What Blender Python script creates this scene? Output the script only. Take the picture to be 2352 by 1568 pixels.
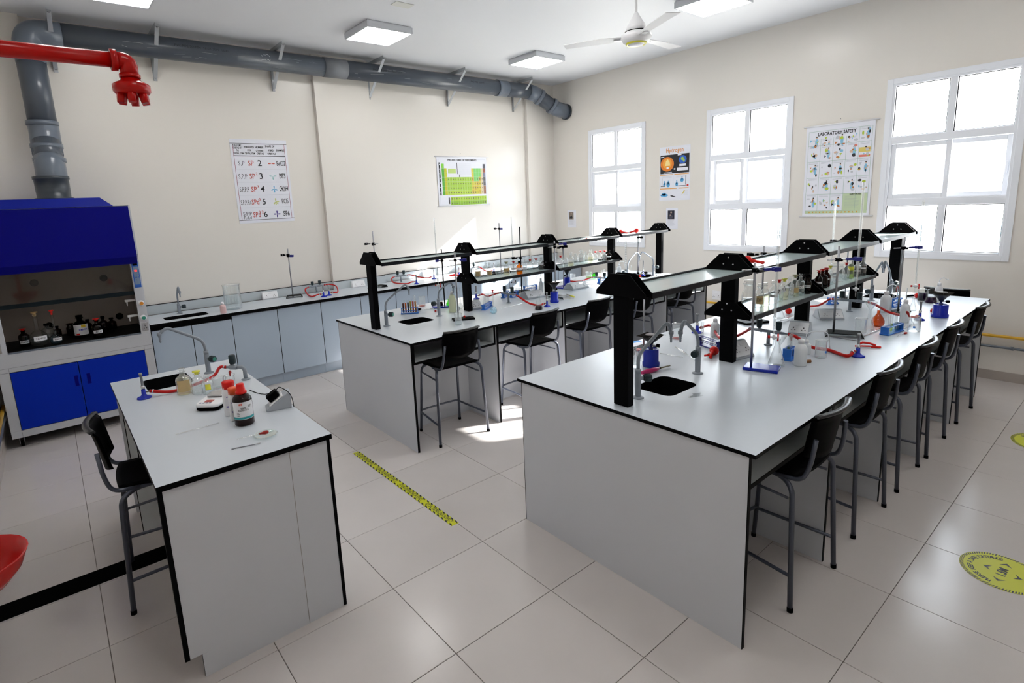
import bpy, bmesh, math, random
from mathutils import Vector, Matrix
random.seed(7)
PI = math.pi
# ------------------------------------------------------------------ clear, camera, world, lights, exposure
for o in list(bpy.data.objects): bpy.data.objects.remove(o)
C = bpy.context.scene.collection
scn = bpy.context.scene
YAW, PITCH, ROLL, FPX, PX, PY, CH = .6747, .1836, .0471, 1259.3, 1128.8, 699.3, 1.985
fw = Vector((math.sin(YAW)*math.cos(PITCH), math.cos(YAW)*math.cos(PITCH), -math.sin(PITCH)))
rt = Vector((math.cos(YAW), -math.sin(YAW), 0)); dn = fw.cross(rt)
RT = rt*math.cos(ROLL)+dn*math.sin(ROLL); DN = -rt*math.sin(ROLL)+dn*math.cos(ROLL)
EYE = Vector((0, 0, CH))
cd = bpy.data.cameras.new('camera'); cam = bpy.data.objects.new('camera', cd); C.objects.link(cam)
m3 = Matrix((RT, -DN, -fw)).transposed()
cam.matrix_world = Matrix.Translation(EYE) @ m3.to_4x4()
cd.sensor_width = 36; cd.lens = FPX/2352*36
cd.shift_x = (1176-PX)/2352; cd.shift_y = (PY-784)/2352
cd.clip_start = .05; cd.clip_end = 400
scn.camera = cam
def ray(u, v): return RT*((u-PX)/FPX)+DN*((v-PY)/FPX)+fw
def at(u, v, z=.93):                       # picture measurement -> point on the horizontal plane it stands on
    d = ray(u, v); return EYE+d*((z-CH)/d.z)
def aty(u, v, y): d = ray(u, v); return EYE+d*(y/d.y)
def atx(u, v, x): d = ray(u, v); return EYE+d*(x/d.x)
def up(p, v):                              # height of a vertical line through p when its top is seen at row v
    k = (v-PY)/FPX; n = DN-fw*k; q = Vector((p.x, p.y, 0))-EYE
    return -(n.dot(q))/n.z
scn.view_settings.view_transform = 'Standard'; scn.view_settings.look = 'None'
scn.view_settings.gamma = 1; scn.view_settings.use_curve_mapping = False
scn.view_settings.exposure = 0.78
scn.cycles.transparent_max_bounces = 32; scn.cycles.max_bounces = 10; scn.cycles.diffuse_bounces = 5
w = bpy.data.worlds.new('sky'); scn.world = w; w.use_nodes = True
bg = w.node_tree.nodes['Background']; bg.inputs[0].default_value = (.86, .93, 1, 1); bg.inputs[1].default_value = 6.0
sd = bpy.data.lights.new('sun', 'SUN'); sun = bpy.data.objects.new('sun', sd); C.objects.link(sun)
sd.energy = 22; sd.angle = math.radians(.9); sd.color = (1, .97, .92)
sun.rotation_euler = Vector((-1.88, .97, -1.20)).to_track_quat('-Z', 'Y').to_euler()
sun.location = (20, -4, 12)

# ------------------------------------------------------------------ materials
MATS = {}
def mat(name, col, rough=.5, metal=0, spec=.5, coat=0, noise=0, nscale=8, bump=0, bscale=200, emit=0, vary=0):
    if name in MATS: return MATS[name]
    m = bpy.data.materials.new(name); m.use_nodes = True; nt = m.node_tree; b = nt.nodes['Principled BSDF']
    c = (*col, 1); b.inputs['Base Color'].default_value = c; b.inputs['Roughness'].default_value = rough
    b.inputs['Metallic'].default_value = metal; b.inputs['Specular IOR Level'].default_value = spec
    b.inputs['Coat Weight'].default_value = coat; b.inputs['Coat Roughness'].default_value = .08
    if emit:
        b.inputs['Emission Color'].default_value = c; b.inputs['Emission Strength'].default_value = emit
    tc = nt.nodes.new('ShaderNodeTexCoord')
    last = None
    if noise:
        n = nt.nodes.new('ShaderNodeTexNoise'); n.inputs['Scale'].default_value = nscale; n.inputs['Detail'].default_value = 5
        nt.links.new(tc.outputs['Object'], n.inputs['Vector'])
        mx = nt.nodes.new('ShaderNodeMix'); mx.data_type = 'RGBA'
        mx.inputs[6].default_value = tuple(min(1, x*(1+noise)) for x in col)+(1,); mx.inputs[7].default_value = tuple(x*(1-noise) for x in col)+(1,)
        nt.links.new(n.outputs['Fac'], mx.inputs[0]); nt.links.new(mx.outputs[2], b.inputs['Base Color']); last = mx.outputs[2]
        ra = nt.nodes.new('ShaderNodeMapRange'); ra.inputs[3].default_value = rough*.85; ra.inputs[4].default_value = min(1, rough*1.15)
        nt.links.new(n.outputs['Fac'], ra.inputs[0]); nt.links.new(ra.outputs[0], b.inputs['Roughness'])
    if vary and last:
        oi = nt.nodes.new('ShaderNodeObjectInfo'); hs = nt.nodes.new('ShaderNodeHueSaturation')
        mr = nt.nodes.new('ShaderNodeMapRange'); mr.inputs[3].default_value = 1-vary; mr.inputs[4].default_value = 1+vary
        nt.links.new(oi.outputs['Random'], mr.inputs[0]); nt.links.new(mr.outputs[0], hs.inputs['Value'])
        nt.links.new(last, hs.inputs['Color']); nt.links.new(hs.outputs[0], b.inputs['Base Color'])
    if bump:
        n2 = nt.nodes.new('ShaderNodeTexNoise'); n2.inputs['Scale'].default_value = bscale
        nt.links.new(tc.outputs['Object'], n2.inputs['Vector'])
        bp = nt.nodes.new('ShaderNodeBump'); bp.inputs['Strength'].default_value = bump; bp.inputs['Distance'].default_value = .002
        nt.links.new(n2.outputs['Fac'], bp.inputs['Height']); nt.links.new(bp.outputs[0], b.inputs['Normal'])
    MATS[name] = m; return m
def glassm(name, tint=(.975, .985, .985), edge=.85, base=.09, power=2.0, rough=.04, haze=0, dark=0):
    m = bpy.data.materials.new(name); m.use_nodes = True; nt = m.node_tree; nt.nodes.clear()
    out = nt.nodes.new('ShaderNodeOutputMaterial'); mix = nt.nodes.new('ShaderNodeMixShader')
    tr = nt.nodes.new('ShaderNodeBsdfTransparent'); tr.inputs[0].default_value = (*tint, 1)
    gl = nt.nodes.new('ShaderNodeBsdfGlossy'); gl.inputs['Roughness'].default_value = rough; gl.inputs[0].default_value = (1, 1, 1, 1)
    lw = nt.nodes.new('ShaderNodeLayerWeight'); lw.inputs[0].default_value = .5
    if dark:
        cm = nt.nodes.new('ShaderNodeMix'); cm.data_type = 'RGBA'; p2 = nt.nodes.new('ShaderNodeMath'); p2.operation = 'POWER'; p2.inputs[1].default_value = 2.8
        cm.inputs[6].default_value = (*tint, 1); cm.inputs[7].default_value = (dark, dark*1.04, dark*1.05, 1)
        nt.links.new(lw.outputs['Facing'], p2.inputs[0]); nt.links.new(p2.outputs[0], cm.inputs[0]); nt.links.new(cm.outputs[2], tr.inputs[0])
    pw = nt.nodes.new('ShaderNodeMath'); pw.operation = 'POWER'; pw.inputs[1].default_value = power
    ml = nt.nodes.new('ShaderNodeMath'); ml.operation = 'MULTIPLY_ADD'; ml.inputs[1].default_value = edge; ml.inputs[2].default_value = base
    nt.links.new(lw.outputs['Facing'], pw.inputs[0]); nt.links.new(pw.outputs[0], ml.inputs[0]); nt.links.new(ml.outputs[0], mix.inputs[0])
    nt.links.new(tr.outputs[0], mix.inputs[1]); nt.links.new(gl.outputs[0], mix.inputs[2])
    if haze:
        df = nt.nodes.new('ShaderNodeBsdfDiffuse'); tl = nt.nodes.new('ShaderNodeBsdfTranslucent'); m1 = nt.nodes.new('ShaderNodeMixShader'); m2 = nt.nodes.new('ShaderNodeMixShader'); m1.inputs[0].default_value = .5; m2.inputs[0].default_value = haze
        df.inputs[0].default_value = tl.inputs[0].default_value = (.9, .93, .93, 1)
        nt.links.new(df.outputs[0], m1.inputs[1]); nt.links.new(tl.outputs[0], m1.inputs[2]); nt.links.new(mix.outputs[0], m2.inputs[1]); nt.links.new(m1.outputs[0], m2.inputs[2]); nt.links.new(m2.outputs[0], out.inputs[0])
    else: nt.links.new(mix.outputs[0], out.inputs[0])
    MATS[name] = m; return m
M = dict(
 wall=mat('wall_paint', (.79, .75, .695), .26),
 ceil=mat('ceiling_paint', (.76, .77, .80), .6, noise=.015, nscale=1),
 tile=mat('floor_tile', (.60, .558, .54), .20, noise=.05, nscale=3.5, vary=.035, spec=.45),
 grout=mat('grout', (.16, .14, .12), .9),
 lam=mat('bench_laminate', (.57, .61, .66), .3, noise=.02, nscale=3, bump=.02, bscale=500),
 panel=mat('bench_panel', (.60, .615, .655), .5, noise=.02, nscale=3),
 sidep=mat('cabinet_door_laminate', (.42, .50, .60), .42, noise=.03, nscale=3),
 bint=mat('compartment_laminate', (.80, .84, .85), .4, noise=.02),
 black=mat('black_edge', (.002, .002, .0025), .5, spec=.06),
 rack=mat('black_powdercoat', (.0015, .0015, .002), .5, spec=.05),
 plastic=mat('black_plastic', (.0015, .0015, .002), .45, spec=.02),
 grey=mat('grey_pvc', (.068, .082, .105), .3, noise=.1, nscale=5, coat=.1),
 lgrey=mat('light_grey_pvc', (.125, .15, .19), .3, noise=.05, coat=.1),
 dgrey=mat('dark_grey_pvc', (.035, .045, .057), .35),
 bracket=mat('bracket_steel', (.42, .44, .46), .4, metal=.3),
 leg=mat('stool_leg_paint', (.075, .085, .115), .3, metal=.25),
 steel=mat('stainless_steel', (.55, .55, .56), .22, metal=1),
 rod=mat('brushed_rod', (.30, .30, .32), .3, metal=.9),
 tap=mat('epoxy_tap_grey', (.24, .27, .31), .32),
 knob=mat('knob_dark_green_grey', (.018, .034, .04), .45, spec=.3),
 knobg=mat('knob_green_insert', (.03, .25, .18), .4),
 red=mat('red_rubber_hose', (.50, .006, .005), .4, spec=.25),
 redp=mat('red_plastic', (.68, .012, .008), .35, spec=.25),
 shower=mat('red_gloss_paint', (.45, .0025, .0015), .25, spec=.3),
 blue=mat('blue_gloss', (.003, .018, .40), .22, spec=.4),
 bluep=mat('blue_plastic', (.02, .16, .62), .3),
 blued=mat('dark_blue_plastic', (.01, .012, .22), .3),
 hoodb=mat('hood_blue_dark', (.0008, .001, .17), .5, spec=.1),
 hoodb2=mat('hood_blue_top', (.003, .012, .25), .5, spec=.15),
 hoodd=mat('hood_door_blue', (.001, .025, .40), .5, spec=.12),
 hoodw=mat('hood_white_enamel', (.52, .53, .56), .45),
 hoodi=mat('hood_interior', (.30, .26, .23), .5),
 white=mat('white_plastic', (.82, .82, .84), .35),
 wframe=mat('window_frame_white', (.86, .88, .93), .35),
 paper=mat('paper_white', (.80, .81, .88), .6),
 alu=mat('panel_light_frame', (.62, .64, .68), .4),
 led=mat('led_diffuser', (1, .99, .97), .5, emit=8.5),
 gas=mat('yellow_gas_pipe', (.75, .42, .02), .35),
 gauze=mat('gauze_mesh', (.022, .020, .018), .8, noise=.5, nscale=90, spec=0),
 ceram=mat('ceramic_disc', (.30, .27, .27), .7, noise=.3, nscale=60),
 cup=mat('burner_head_steel', (.02, .023, .026), .28, metal=.15, spec=.5),
 yellow=mat('yellow_plastic', (.75, .72, .06), .35),
 tapey=mat('hazard_yellow_vinyl', (.60, .62, .01), .4),
 tapek=mat('hazard_black_print', (.012, .014, .02), .4),
 ink=mat('black_ink', (.015, .015, .02), .6),
 cork=mat('cork', (.45, .30, .14), .8), wood=mat('brown_wood', (.28, .12, .04), .5),
 pink=mat('pink_plastic', (.62, .02, .16), .3), brass=mat('dark_brass', (.20, .18, .10), .35, metal=.7),
 skirting=mat('skirting_tile', (.44, .39, .35), .3), frost=mat('frosted_polythene', (.74, .77, .80), .35),
 skin=mat('photo_skin', (.55, .40, .32), .6), shelf=mat('frosted_glass_shelf', (.52, .62, .62), .16, noise=.05, nscale=30),
 label=mat('bottle_label', (.78, .78, .80), .6), tan=mat('aged_label', (.58, .42, .20), .7), teal=mat('teal_print', (.02, .30, .32), .5),
 rack2=mat('rack_edge_grey', (.006, .007, .010), .35, spec=.2),
)
G = glassm('clear_glass', haze=.08, dark=.45, edge=.6); GC = glassm('clear_glass_dark', edge=.25, base=.03, power=3, dark=.5); Gy = glassm('green_edge_glass', (.90, .965, .94)); GW = glassm('window_glass', (.97, .98, .985), edge=.4, base=.02, power=4)
GA = glassm('amber_glass', (.90, .40, .02), edge=.25, base=.04); GD = glassm('dark_amber_glass', (.13, .018, .006), edge=.22, base=.02, power=3); GS = glassm('hood_sash_glass', (.80, .78, .75), edge=.3, base=.03)
def liq(name, col, edge=.22): return glassm(name, col, edge=edge, base=.04, power=3)
L = dict(water=liq('water', (.93, .96, .97)), yel=liq('pale_yellow_liquid', (.97, .95, .80)), org=liq('orange_liquid', (.80, .25, .004), .10),
         wine=liq('dark_wine_liquid', (.03, .003, .01), .04), pur=liq('purple_liquid', (.04, .0, .06), .04), red=liq('red_liquid', (.65, .02, .02)),
         grn=liq('green_liquid', (.78, .88, .45)), dark=liq('black_liquid', (.02, .015, .01), .05), brown=liq('brown_liquid', (.30, .06, .01)),
         green=liq('bright_green_liquid', (.20, .85, .02)), blue=liq('pale_blue_liquid', (.72, .90, .98)), milk=glassm('cloudy_liquid', (.85, .88, .9), edge=.5, base=.25),
         teal=liq('grey_water', (.86, .92, .94)))
GR = glassm('glass_rod_glass', (.97, .98, .98), edge=.55, base=.30, power=1.5, rough=.08)
L['wine'] = mat('opaque_wine_liquid', (.012, .0008, .003), .15, spec=.12); L['pur'] = mat('opaque_purple_liquid', (.010, .0005, .018), .15, spec=.12); L['dark'] = mat('opaque_black_liquid', (.004, .003, .003), .15, spec=.12)
LT = dict(brown=mat('tube_brown', (.07, .008, .003), .3), org=mat('tube_orange', (.75, .14, .005), .3), dark=mat('tube_black', (.005, .004, .004), .3), grn=mat('tube_olive', (.45, .36, .02), .3), red=mat('tube_red_orange', (.60, .05, .006), .3), amb=mat('tube_amber', (.60, .20, .02), .3))
M.update(GC=GC, GR=GR, G=G, Gy=Gy, GW=GW, GA=GA, GD=GD, GS=GS)
def colm(r, g, b): return mat('print_%d_%d_%d' % (r*99, g*99, b*99), (r, g, b), .55)

# ------------------------------------------------------------------ mesh helpers
def frame(d):
    d = d.normalized(); a = Vector((0, 0, 1)) if abs(d.z) < .9 else Vector((1, 0, 0))
    x = d.cross(a).normalized(); return x, d.cross(x).normalized()
class B:
    def __init__(s): s.bm = bmesh.new(); s.mi = 0
    def _v(s, pts): return [s.bm.verts.new(p) for p in pts]
    def _f(s, vs, smooth=False):
        try: f = s.bm.faces.new(vs)
        except ValueError: return
        f.smooth = smooth; f.material_index = s.mi; return f
    def box(s, x0, x1, y0, y1, z0, z1, mx=None):
        p = [Vector((x, y, z)) for z in (z0, z1) for x, y in ((x0, y0), (x1, y0), (x1, y1), (x0, y1))]
        if mx: p = [mx @ q for q in p]
        v = s._v(p)
        for f in ((3, 2, 1, 0), (4, 5, 6, 7), (0, 1, 5, 4), (1, 2, 6, 5), (2, 3, 7, 6), (3, 0, 4, 7)): s._f([v[i] for i in f])
        return s
    def ring(s, c, x, y, r, n, ry=None):
        ry = r if ry is None else ry
        return s._v([c+x*(r*math.cos(2*PI*i/n))+y*(ry*math.sin(2*PI*i/n)) for i in range(n)])
    def tube(s, pts, r, n=8, caps=True, rs=None, flat=1):
        pts = [Vector(p) for p in pts]; prev = None; x = None
        for i, p in enumerate(pts):
            d = (pts[min(i+1, len(pts)-1)]-pts[max(i-1, 0)]).normalized()
            if x is None: x, y = frame(d)
            else:
                x = (x-d*x.dot(d)).normalized(); y = d.cross(x)
            rr = rs[i] if rs else r
            cur = s.ring(p, x, y, rr, n, rr*flat)
            if prev:
                for k in range(n): s._f([prev[k], prev[(k+1) % n], cur[(k+1) % n], cur[k]], True)
            elif caps: s._f(cur[::-1])
            prev = cur
        if caps: s._f(prev)
        return s
    def cyl(s, a, b, r, r2=None, n=16): return s.tube([a, b], r, n, True, [r, r if r2 is None else r2])
    def lathe(s, prof, n=16, c=(0, 0, 0), cap0=False, cap1=False, sx=1, sy=1):
        c = Vector(c); prev = None
        for r, z in prof:
            cur = s._v([c+Vector((r*sx*math.cos(2*PI*i/n), r*sy*math.sin(2*PI*i/n), z)) for i in range(n)])
            if prev:
                for k in range(n): s._f([prev[k], prev[(k+1) % n], cur[(k+1) % n], cur[k]], True)
            elif cap0: s._f(cur[::-1])
            prev = cur
        if cap1: s._f(prev)
        return s
    def prism(s, poly, t0, t1, f):          # f(a,b,t) -> point
        a = s._v([f(p, q, t0) for p, q in poly]); b = s._v([f(p, q, t1) for p, q in poly]); n = len(poly)
        s._f(a[::-1]); s._f(b)
        for i in range(n): s._f([a[i], a[(i+1) % n], b[(i+1) % n], b[i]])
        return s
    def quad(s, pts): s._f(s._v([Vector(p) for p in pts])); return s
    def sphere(s, c, r, n=14, m=8, sc=(1, 1, 1)):
        return s.lathe([(max(1e-4, r*math.sin(PI*i/m)), -r*math.cos(PI*i/m)*sc[2]) for i in range(m+1)], n, c, sx=sc[0], sy=sc[1])
PXZ = lambda a, b, t: Vector((a, t, b))      # polygon in XZ extruded along Y
PYZ = lambda a, b, t: Vector((t, a, b))
PXY = lambda a, b, t: Vector((a, b, t))
def arc(pts, rad=.03, k=5):                  # polyline with rounded corners
    P = [Vector(p) for p in pts]; out = [P[0]]
    for i in range(1, len(P)-1):
        a, b, c = P[i-1], P[i], P[i+1]; r = min(rad, (a-b).length*.48, (c-b).length*.48)
        p0 = b+(a-b).normalized()*r; p2 = b+(c-b).normalized()*r
        for j in range(k+1):
            t = j/k; out.append(p0*(1-t)**2+b*2*t*(1-t)+p2*t*t)
    return out+[P[-1]]
def spline(pts, k=8):
    P = [Vector(p) for p in pts]; P = [P[0]*2-P[1]]+P+[P[-1]*2-P[-2]]; out = []
    for i in range(1, len(P)-2):
        for j in range(k):
            t = j/k; a, b, c, d = P[i-1:i+3]
            out.append(.5*((2*b)+(c-a)*t+(2*a-5*b+4*c-d)*t*t+(3*b-a-3*c+d)*t**3))
    return out+[P[-2]]
PRINT = {'small_print', 'hazard_dashes', 'element_cells', 'index_numbers', 'black_index_bar', 'grid_line', 'ruled_line', 'pin_holes', 'knob_ribs', 'screw', 'caption_box', 'orange_band', 'blue_drawing', 'dark_drawing', 'hazard_symbols', 'green_box', 'red_table', 'key_button', 'arrow', 'print', 'panel_joint', 'baffle_knob', 'earth_land', 'photo_face', 'sun_picture', 'rocker_switch'}
def obj(name, b, m, parent=None, bevel=0, seg=2, loc=None):
    me = bpy.data.meshes.new(name)
    bmesh.ops.recalc_face_normals(b.bm, faces=b.bm.faces) if bevel >= 0 else None
    b.bm.to_mesh(me); b.bm.free()
    for x in (m if isinstance(m, (list, tuple)) else [m]): me.materials.append(M[x] if isinstance(x, str) else x)
    o = bpy.data.objects.new(name, me); C.objects.link(o)
    if parent and name in PRINT: o['kind'] = 'stuff'
    if parent: o.parent = parent
    if loc is not None: o.location = loc
    if bevel > 0:
        md = o.modifiers.new('bevel', 'BEVEL'); md.width = bevel; md.segments = seg; md.limit_method = 'ANGLE'; md.angle_limit = .6
    return o
def tag(o, label, cat, group=None):
    o['label'] = label; o['category'] = cat
    if group: o['group'] = group
    return o
def thing(name, label, cat, loc=(0, 0, 0), rz=0, group=None):
    o = bpy.data.objects.new(name, None); C.objects.link(o); o.empty_display_size = .05
    o.location = loc; o.rotation_euler = (0, 0, rz); return tag(o, label, cat, group)
def struct(name, b, m, parent=None, bevel=0):
    o = obj(name, b, m, parent, bevel)
    if not parent: o['kind'] = 'structure'
    return o
def dup(root, loc, rz=0, label=None, group=None, scale=None):
    r = root.copy(); C.objects.link(r); r.location = loc; r.rotation_euler = (0, 0, rz)
    if scale: r.scale = (scale[0], scale[0], scale[1])
    if label: r['label'] = label
    if group: r['group'] = group
    for ch in list(root.children):
        c = ch.copy(); C.objects.link(c); c.parent = r
        for g in ch.children:
            d = g.copy(); C.objects.link(d); d.parent = c
    return r
_tc = {}
def textmesh(s, size=1, bold=0, sp=1, align='CENTER', shear=0):
    cu = bpy.data.curves.new('t', 'FONT'); cu.body = s; cu.size = size; cu.align_x = align; cu.align_y = 'CENTER'; cu.offset = bold; cu.space_character = sp; cu.shear = shear; cu.resolution_u = 2
    to = bpy.data.objects.new('t', cu); C.objects.link(to); bpy.context.view_layer.update()
    me = bpy.data.meshes.new_from_object(to.evaluated_get(bpy.context.evaluated_depsgraph_get()))
    bpy.data.objects.remove(to); bpy.data.curves.remove(cu); return me
class Txt:                                   # several lines of print gathered in one mesh
    def __init__(s): s.v = []; s.f = []
    def add(s, text, fn, size, x, y, w=None, bold=0, sp=1, align='CENTER', shear=0):
        me = textmesh(text, size, bold, sp, align, shear); xs = [v.co.x for v in me.vertices] or [0, 1]
        k = (w/(max(xs)-min(xs))) if w else 1; n = len(s.v)
        s.v += [fn(v.co.x*k+x, v.co.y+y) for v in me.vertices]; s.f += [[n+i for i in p.vertices] for p in me.polygons]
        bpy.data.meshes.remove(me); return s
    def make(s, name, m, parent):
        me = bpy.data.meshes.new(name); me.from_pydata([tuple(v) for v in s.v], [], s.f); me.materials.append(M[m] if isinstance(m, str) else m)
        o = bpy.data.objects.new(name, me); C.objects.link(o); o.parent = parent; o['kind'] = 'stuff'; return o

# ------------------------------------------------------------------ the room
WX, BY, LX, FY, CZ, T = 7.21, 7.10, -.56, -2.6, 3.92, .2
fl = struct('floor', B().box(LX-.2, WX+.2, FY-.2, BY+.2, -.1, -.004), 'grout')
gx = [1.156+.603*i for i in range(-4, 12)]; gy = [.675+.5715*j for j in range(-7, 13)]
tcache = {}
for i in range(len(gx)-1):
    for j in range(len(gy)-1):
        x0, x1, y0, y1 = max(gx[i], LX), min(gx[i+1], WX), max(gy[j], FY), min(gy[j+1], BY)
        if x1-x0 < .01 or y1-y0 < .01: continue
        key = (round(x1-x0, 3), round(y1-y0, 3))
        if key not in tcache:
            g = .0016; w2, h2 = key[0]/2-g, key[1]/2-g
            o = obj('tile', B().box(-w2, w2, -h2, h2, -.006, 0), 'tile', fl, .0012, 1)
            bpy.context.view_layer.update(); dg = bpy.context.evaluated_depsgraph_get()
            me = bpy.data.meshes.new_from_object(o.evaluated_get(dg)); o.modifiers.clear(); o.data = me; tcache[key] = me
        else:
            o = bpy.data.objects.new('tile', tcache[key]); C.objects.link(o); o.parent = fl
        o.location = ((x0+x1)/2, (y0+y1)/2, 0)
struct('ceiling', B().box(LX-.2, WX+.2, FY-.2, BY+.2, CZ, CZ+.15), 'ceil')
struct('wall_back', B().box(LX-.2, WX+.2, BY, BY+.2, 0, CZ), 'wall')
struct('wall_left', B().box(LX-.2, LX, FY, BY, 0, CZ), 'wall')
struct('wall_front', B().box(LX-.2, WX+.2, FY-.2, FY, 0, CZ), 'wall')
struct('trim_1', B().box(LX, .12, BY-.07, BY, 0, CZ), 'wall')            # shallow piers on the back wall
struct('trim_2', B().box(2.93, 3.69, BY-.06, BY, 0, CZ), 'wall')
struct('trim_3', B().box(6.58, WX, BY-.06, BY, 0, CZ), 'wall')
WC = [1.525, 3.59, 5.69]; WW = 1.12; WZ0, WZ1 = 1.19, 3.07
b = B(); o_ = .05
edges = [FY]
ys = FY
for c in WC:
    y0, y1 = c-WW/2+o_, c+WW/2-o_
    b.box(WX, WX+T, ys, y0, 0, CZ); b.box(WX, WX+T, y0, y1, 0, WZ0+o_); b.box(WX, WX+T, y0, y1, WZ1-o_, CZ); ys = y1
b.box(WX, WX+T, ys, BY, 0, CZ)
struct('wall_right', b, 'wall')
def rect(b, y0, y1, z0, z1, fy, fz, x0, x1):           # rectangular frame of bar width fy/fz
    b.box(x0, x1, y0, y0+fy, z0, z1); b.box(x0, x1, y1-fy, y1, z0, z1)
    b.box(x0, x1, y0+fy, y1-fy, z0, z0+fz); b.box(x0, x1, y0+fy, y1-fy, z1-fz, z1)
for n, c in enumerate(WC):
    y0, y1 = c-WW/2, c+WW/2
    b = B(); rect(b, y0, y1, WZ0, WZ1, .055, .055, WX-.012, WX-.0005)
    rect(b, y0+.05, y1-.05, WZ0+.05, WZ1-.05, .028, .028, WX-.006, WX+.09)
    wd = struct('window_%d' % (n+1), b, 'wframe', bevel=.003)
    obj('transom', B().box(WX-.004, WX+.09, y0+.075, y1-.075, 2.40, 2.475), 'wframe', wd, .004)
    obj('transom', B().box(WX-.004, WX+.09, y0+.075, y1-.075, 1.75, 1.825), 'wframe', wd, .004)
    obj('mullion', B().box(WX-.003, WX+.09, c-.03, c+.03, 2.47, WZ1-.07), 'wframe', wd, .004)
    obj('mullion', B().box(WX-.003, WX+.09, c-.03, c+.03, WZ0+.07, 1.755), 'wframe', wd, .004)
    for a, d in ((y0+.075, c-.028), (c+.028, y1-.075)):
        for z0, z1 in ((2.472, WZ1-.075), (WZ0+.075, 1.752)):
            bb = B(); rect(bb, a, d, z0, z1, .009, .009, WX+.010, WX+.02)
            obj('gasket', bb, 'black', wd)
            obj('pane', B().box(WX+.014, WX+.018, a+.004, d-.004, z0+.004, z1-.004), 'GW', wd)
    # two sliding sashes in the middle row: the inner one sits right, the outer one left
    opn = .065 if n == 1 else 0
    for k, (a, d, xx) in enumerate(((y0+.078, c+.03, WX+.045), (c-.03+opn, y1-.078-opn*.5, WX+.012))):
        bb = B(); rect(bb, a, d, 1.828, 2.398, .045, .045, xx, xx+.026)
        s_ = obj('sash', bb, 'wframe', wd, .004)
        obj('pane', B().box(xx+.011, xx+.015, a+.04, d-.04, 1.868, 2.358), 'GW', s_)
        hy = a+.018 if k == 0 else a-.002
        obj('latch', B().box(xx-.014, xx, hy, hy+.02, 2.03, 2.15), 'wframe', s_, .003)
    obj('track', B().box(WX+.0, WX+.085, y0+.078, y1-.078, 1.822, 1.832), 'wframe', wd)
struct('baseboard_right', B().box(WX-.012, WX-.0005, FY, BY-.06, 0, .095), 'skirting', bevel=.002)
struct('baseboard_left', B().box(LX+.0005, LX+.012, FY, BY-.07, 0, .095), 'skirting', bevel=.002)
struct('baseboard_back', B().box(-.5, WX-.02, BY-.075, BY-.0605, 0, .095), 'skirting', bevel=.002)

# outside: pale building across a yard
go = struct('ground_outside', B().box(WX+.4, 120, -80, 90, -4.2, -4), mat('sand_ground', (.75, .70, .62), .9, noise=.05))
bd = thing('building', 'pale distant building with rows of tinted windows beyond the yard outside', 'building', (46, 14, -4))
obj('wall', B().box(0, 12, -26, 40, 0, 6.6), mat('white_render', (.88, .88, .88), .8), bd)
obj('parapet', B().box(-.1, 12, -26, 40, 6.6, 6.95), mat('white_render2', (.88, .88, .88), .8, noise=.02), bd)
wm = mat('tinted_far_window', (.105, .13, .15), .4)
o1 = None
for y in (-8.0, -5.2, -3.0, -1.4, 3.4, 6.2, 8.0, 10.6, 13.4, 17.0, 20.5):
    if o1 is None:
        bb = B(); bb.box(-.12, .02, -.78, .78, 0, 1.2); o1 = obj('window', bb, mat('far_frame', (.85, .86, .88), .6), bd)
        for a in range(3):
            for q in range(3): obj('pane', B().box(-.14, -.121, -.72+.5*a, -.30+.5*a, .05+.39*q, .38+.39*q), wm, o1)
        o1.location = (0, y, 2.0)
    else:
        w2 = o1.copy(); C.objects.link(w2); w2.location = (0, y, 2.0)
        for g in o1.children: g2 = g.copy(); C.objects.link(g2); g2.parent = w2

# ------------------------------------------------------------------ ceiling lights, fan
first = None
spots = [(x, y) for y in (5.79, 3.20, .45) for x in (.78, 3.21, 5.63)]
lab = {(.78, 5.79): 'square ceiling light cut by the picture top above the grey pipe on the left', (3.21, 5.79): 'lit square ceiling light left of centre beside the grey pipe', (5.63, 5.79): 'lit square ceiling light nearest the far corner', (5.63, 3.20): 'lit square ceiling light beside the fan blade near the window wall'}
for x, y in spots:
    l_ = lab.get((x, y), 'square ceiling light outside the picture, %s row, %s' % ('middle' if y > 1 else 'front', 'left' if x < 1 else 'centre' if x < 4 else 'right'))
    g_ = 'ceiling light panels' 
    if not first:
        first = thing('ceiling_light', l_, 'ceiling light', (x, y, CZ), 0, g_)
        bb = B(); h = .275
        bb.box(-h, -h+.014, -h, h, -.075, -.012); bb.box(h-.014, h, -h, h, -.075, -.012)
        bb.box(-h+.014, h-.014, -h, -h+.014, -.075, -.012); bb.box(-h+.014, h-.014, h-.014, h, -.075, -.012)
        obj('frame', bb, 'alu', first, .002)
        obj('diffuser', B().box(-h+.014, h-.014, -h+.014, h-.014, -.070, -.066), 'led', first)
        obj('back_plate', B().box(-h+.01, h-.01, -h+.01, h-.01, -.02, 0), 'alu', first)
    else: dup(first, (x, y, CZ), 0, l_, g_)
fan = thing('ceiling_fan', 'white three-bladed ceiling fan with a yellow ring on its hub', 'fan', (4.20, 3.09, CZ))
obj('canopy', B().lathe([(.005, 0), (.055, 0), (.05, -.03), (.02, -.06), (.001, -.062)], 20), 'white', fan)
obj('downrod', B().cyl((0, 0, -.03), (0, 0, -.50), .011, n=12), 'white', fan)
obj('rod_cover', B().lathe([(.012, -.40), (.035, -.44), (.075, -.50), (.095, -.555), (.001, -.556)], 24), 'white', fan)
hub = obj('motor_housing', B().lathe([(.001, -.555), (.09, -.555), (.125, -.58), (.13, -.605), (.11, -.635), (.085, -.648), (.001, -.648)], 28), 'white', fan)
obj('ring', B().lathe([(.075, -.646), (.086, -.640), (.090, -.650), (.082, -.660), (.070, -.658)], 28), 'yellow', hub)
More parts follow.
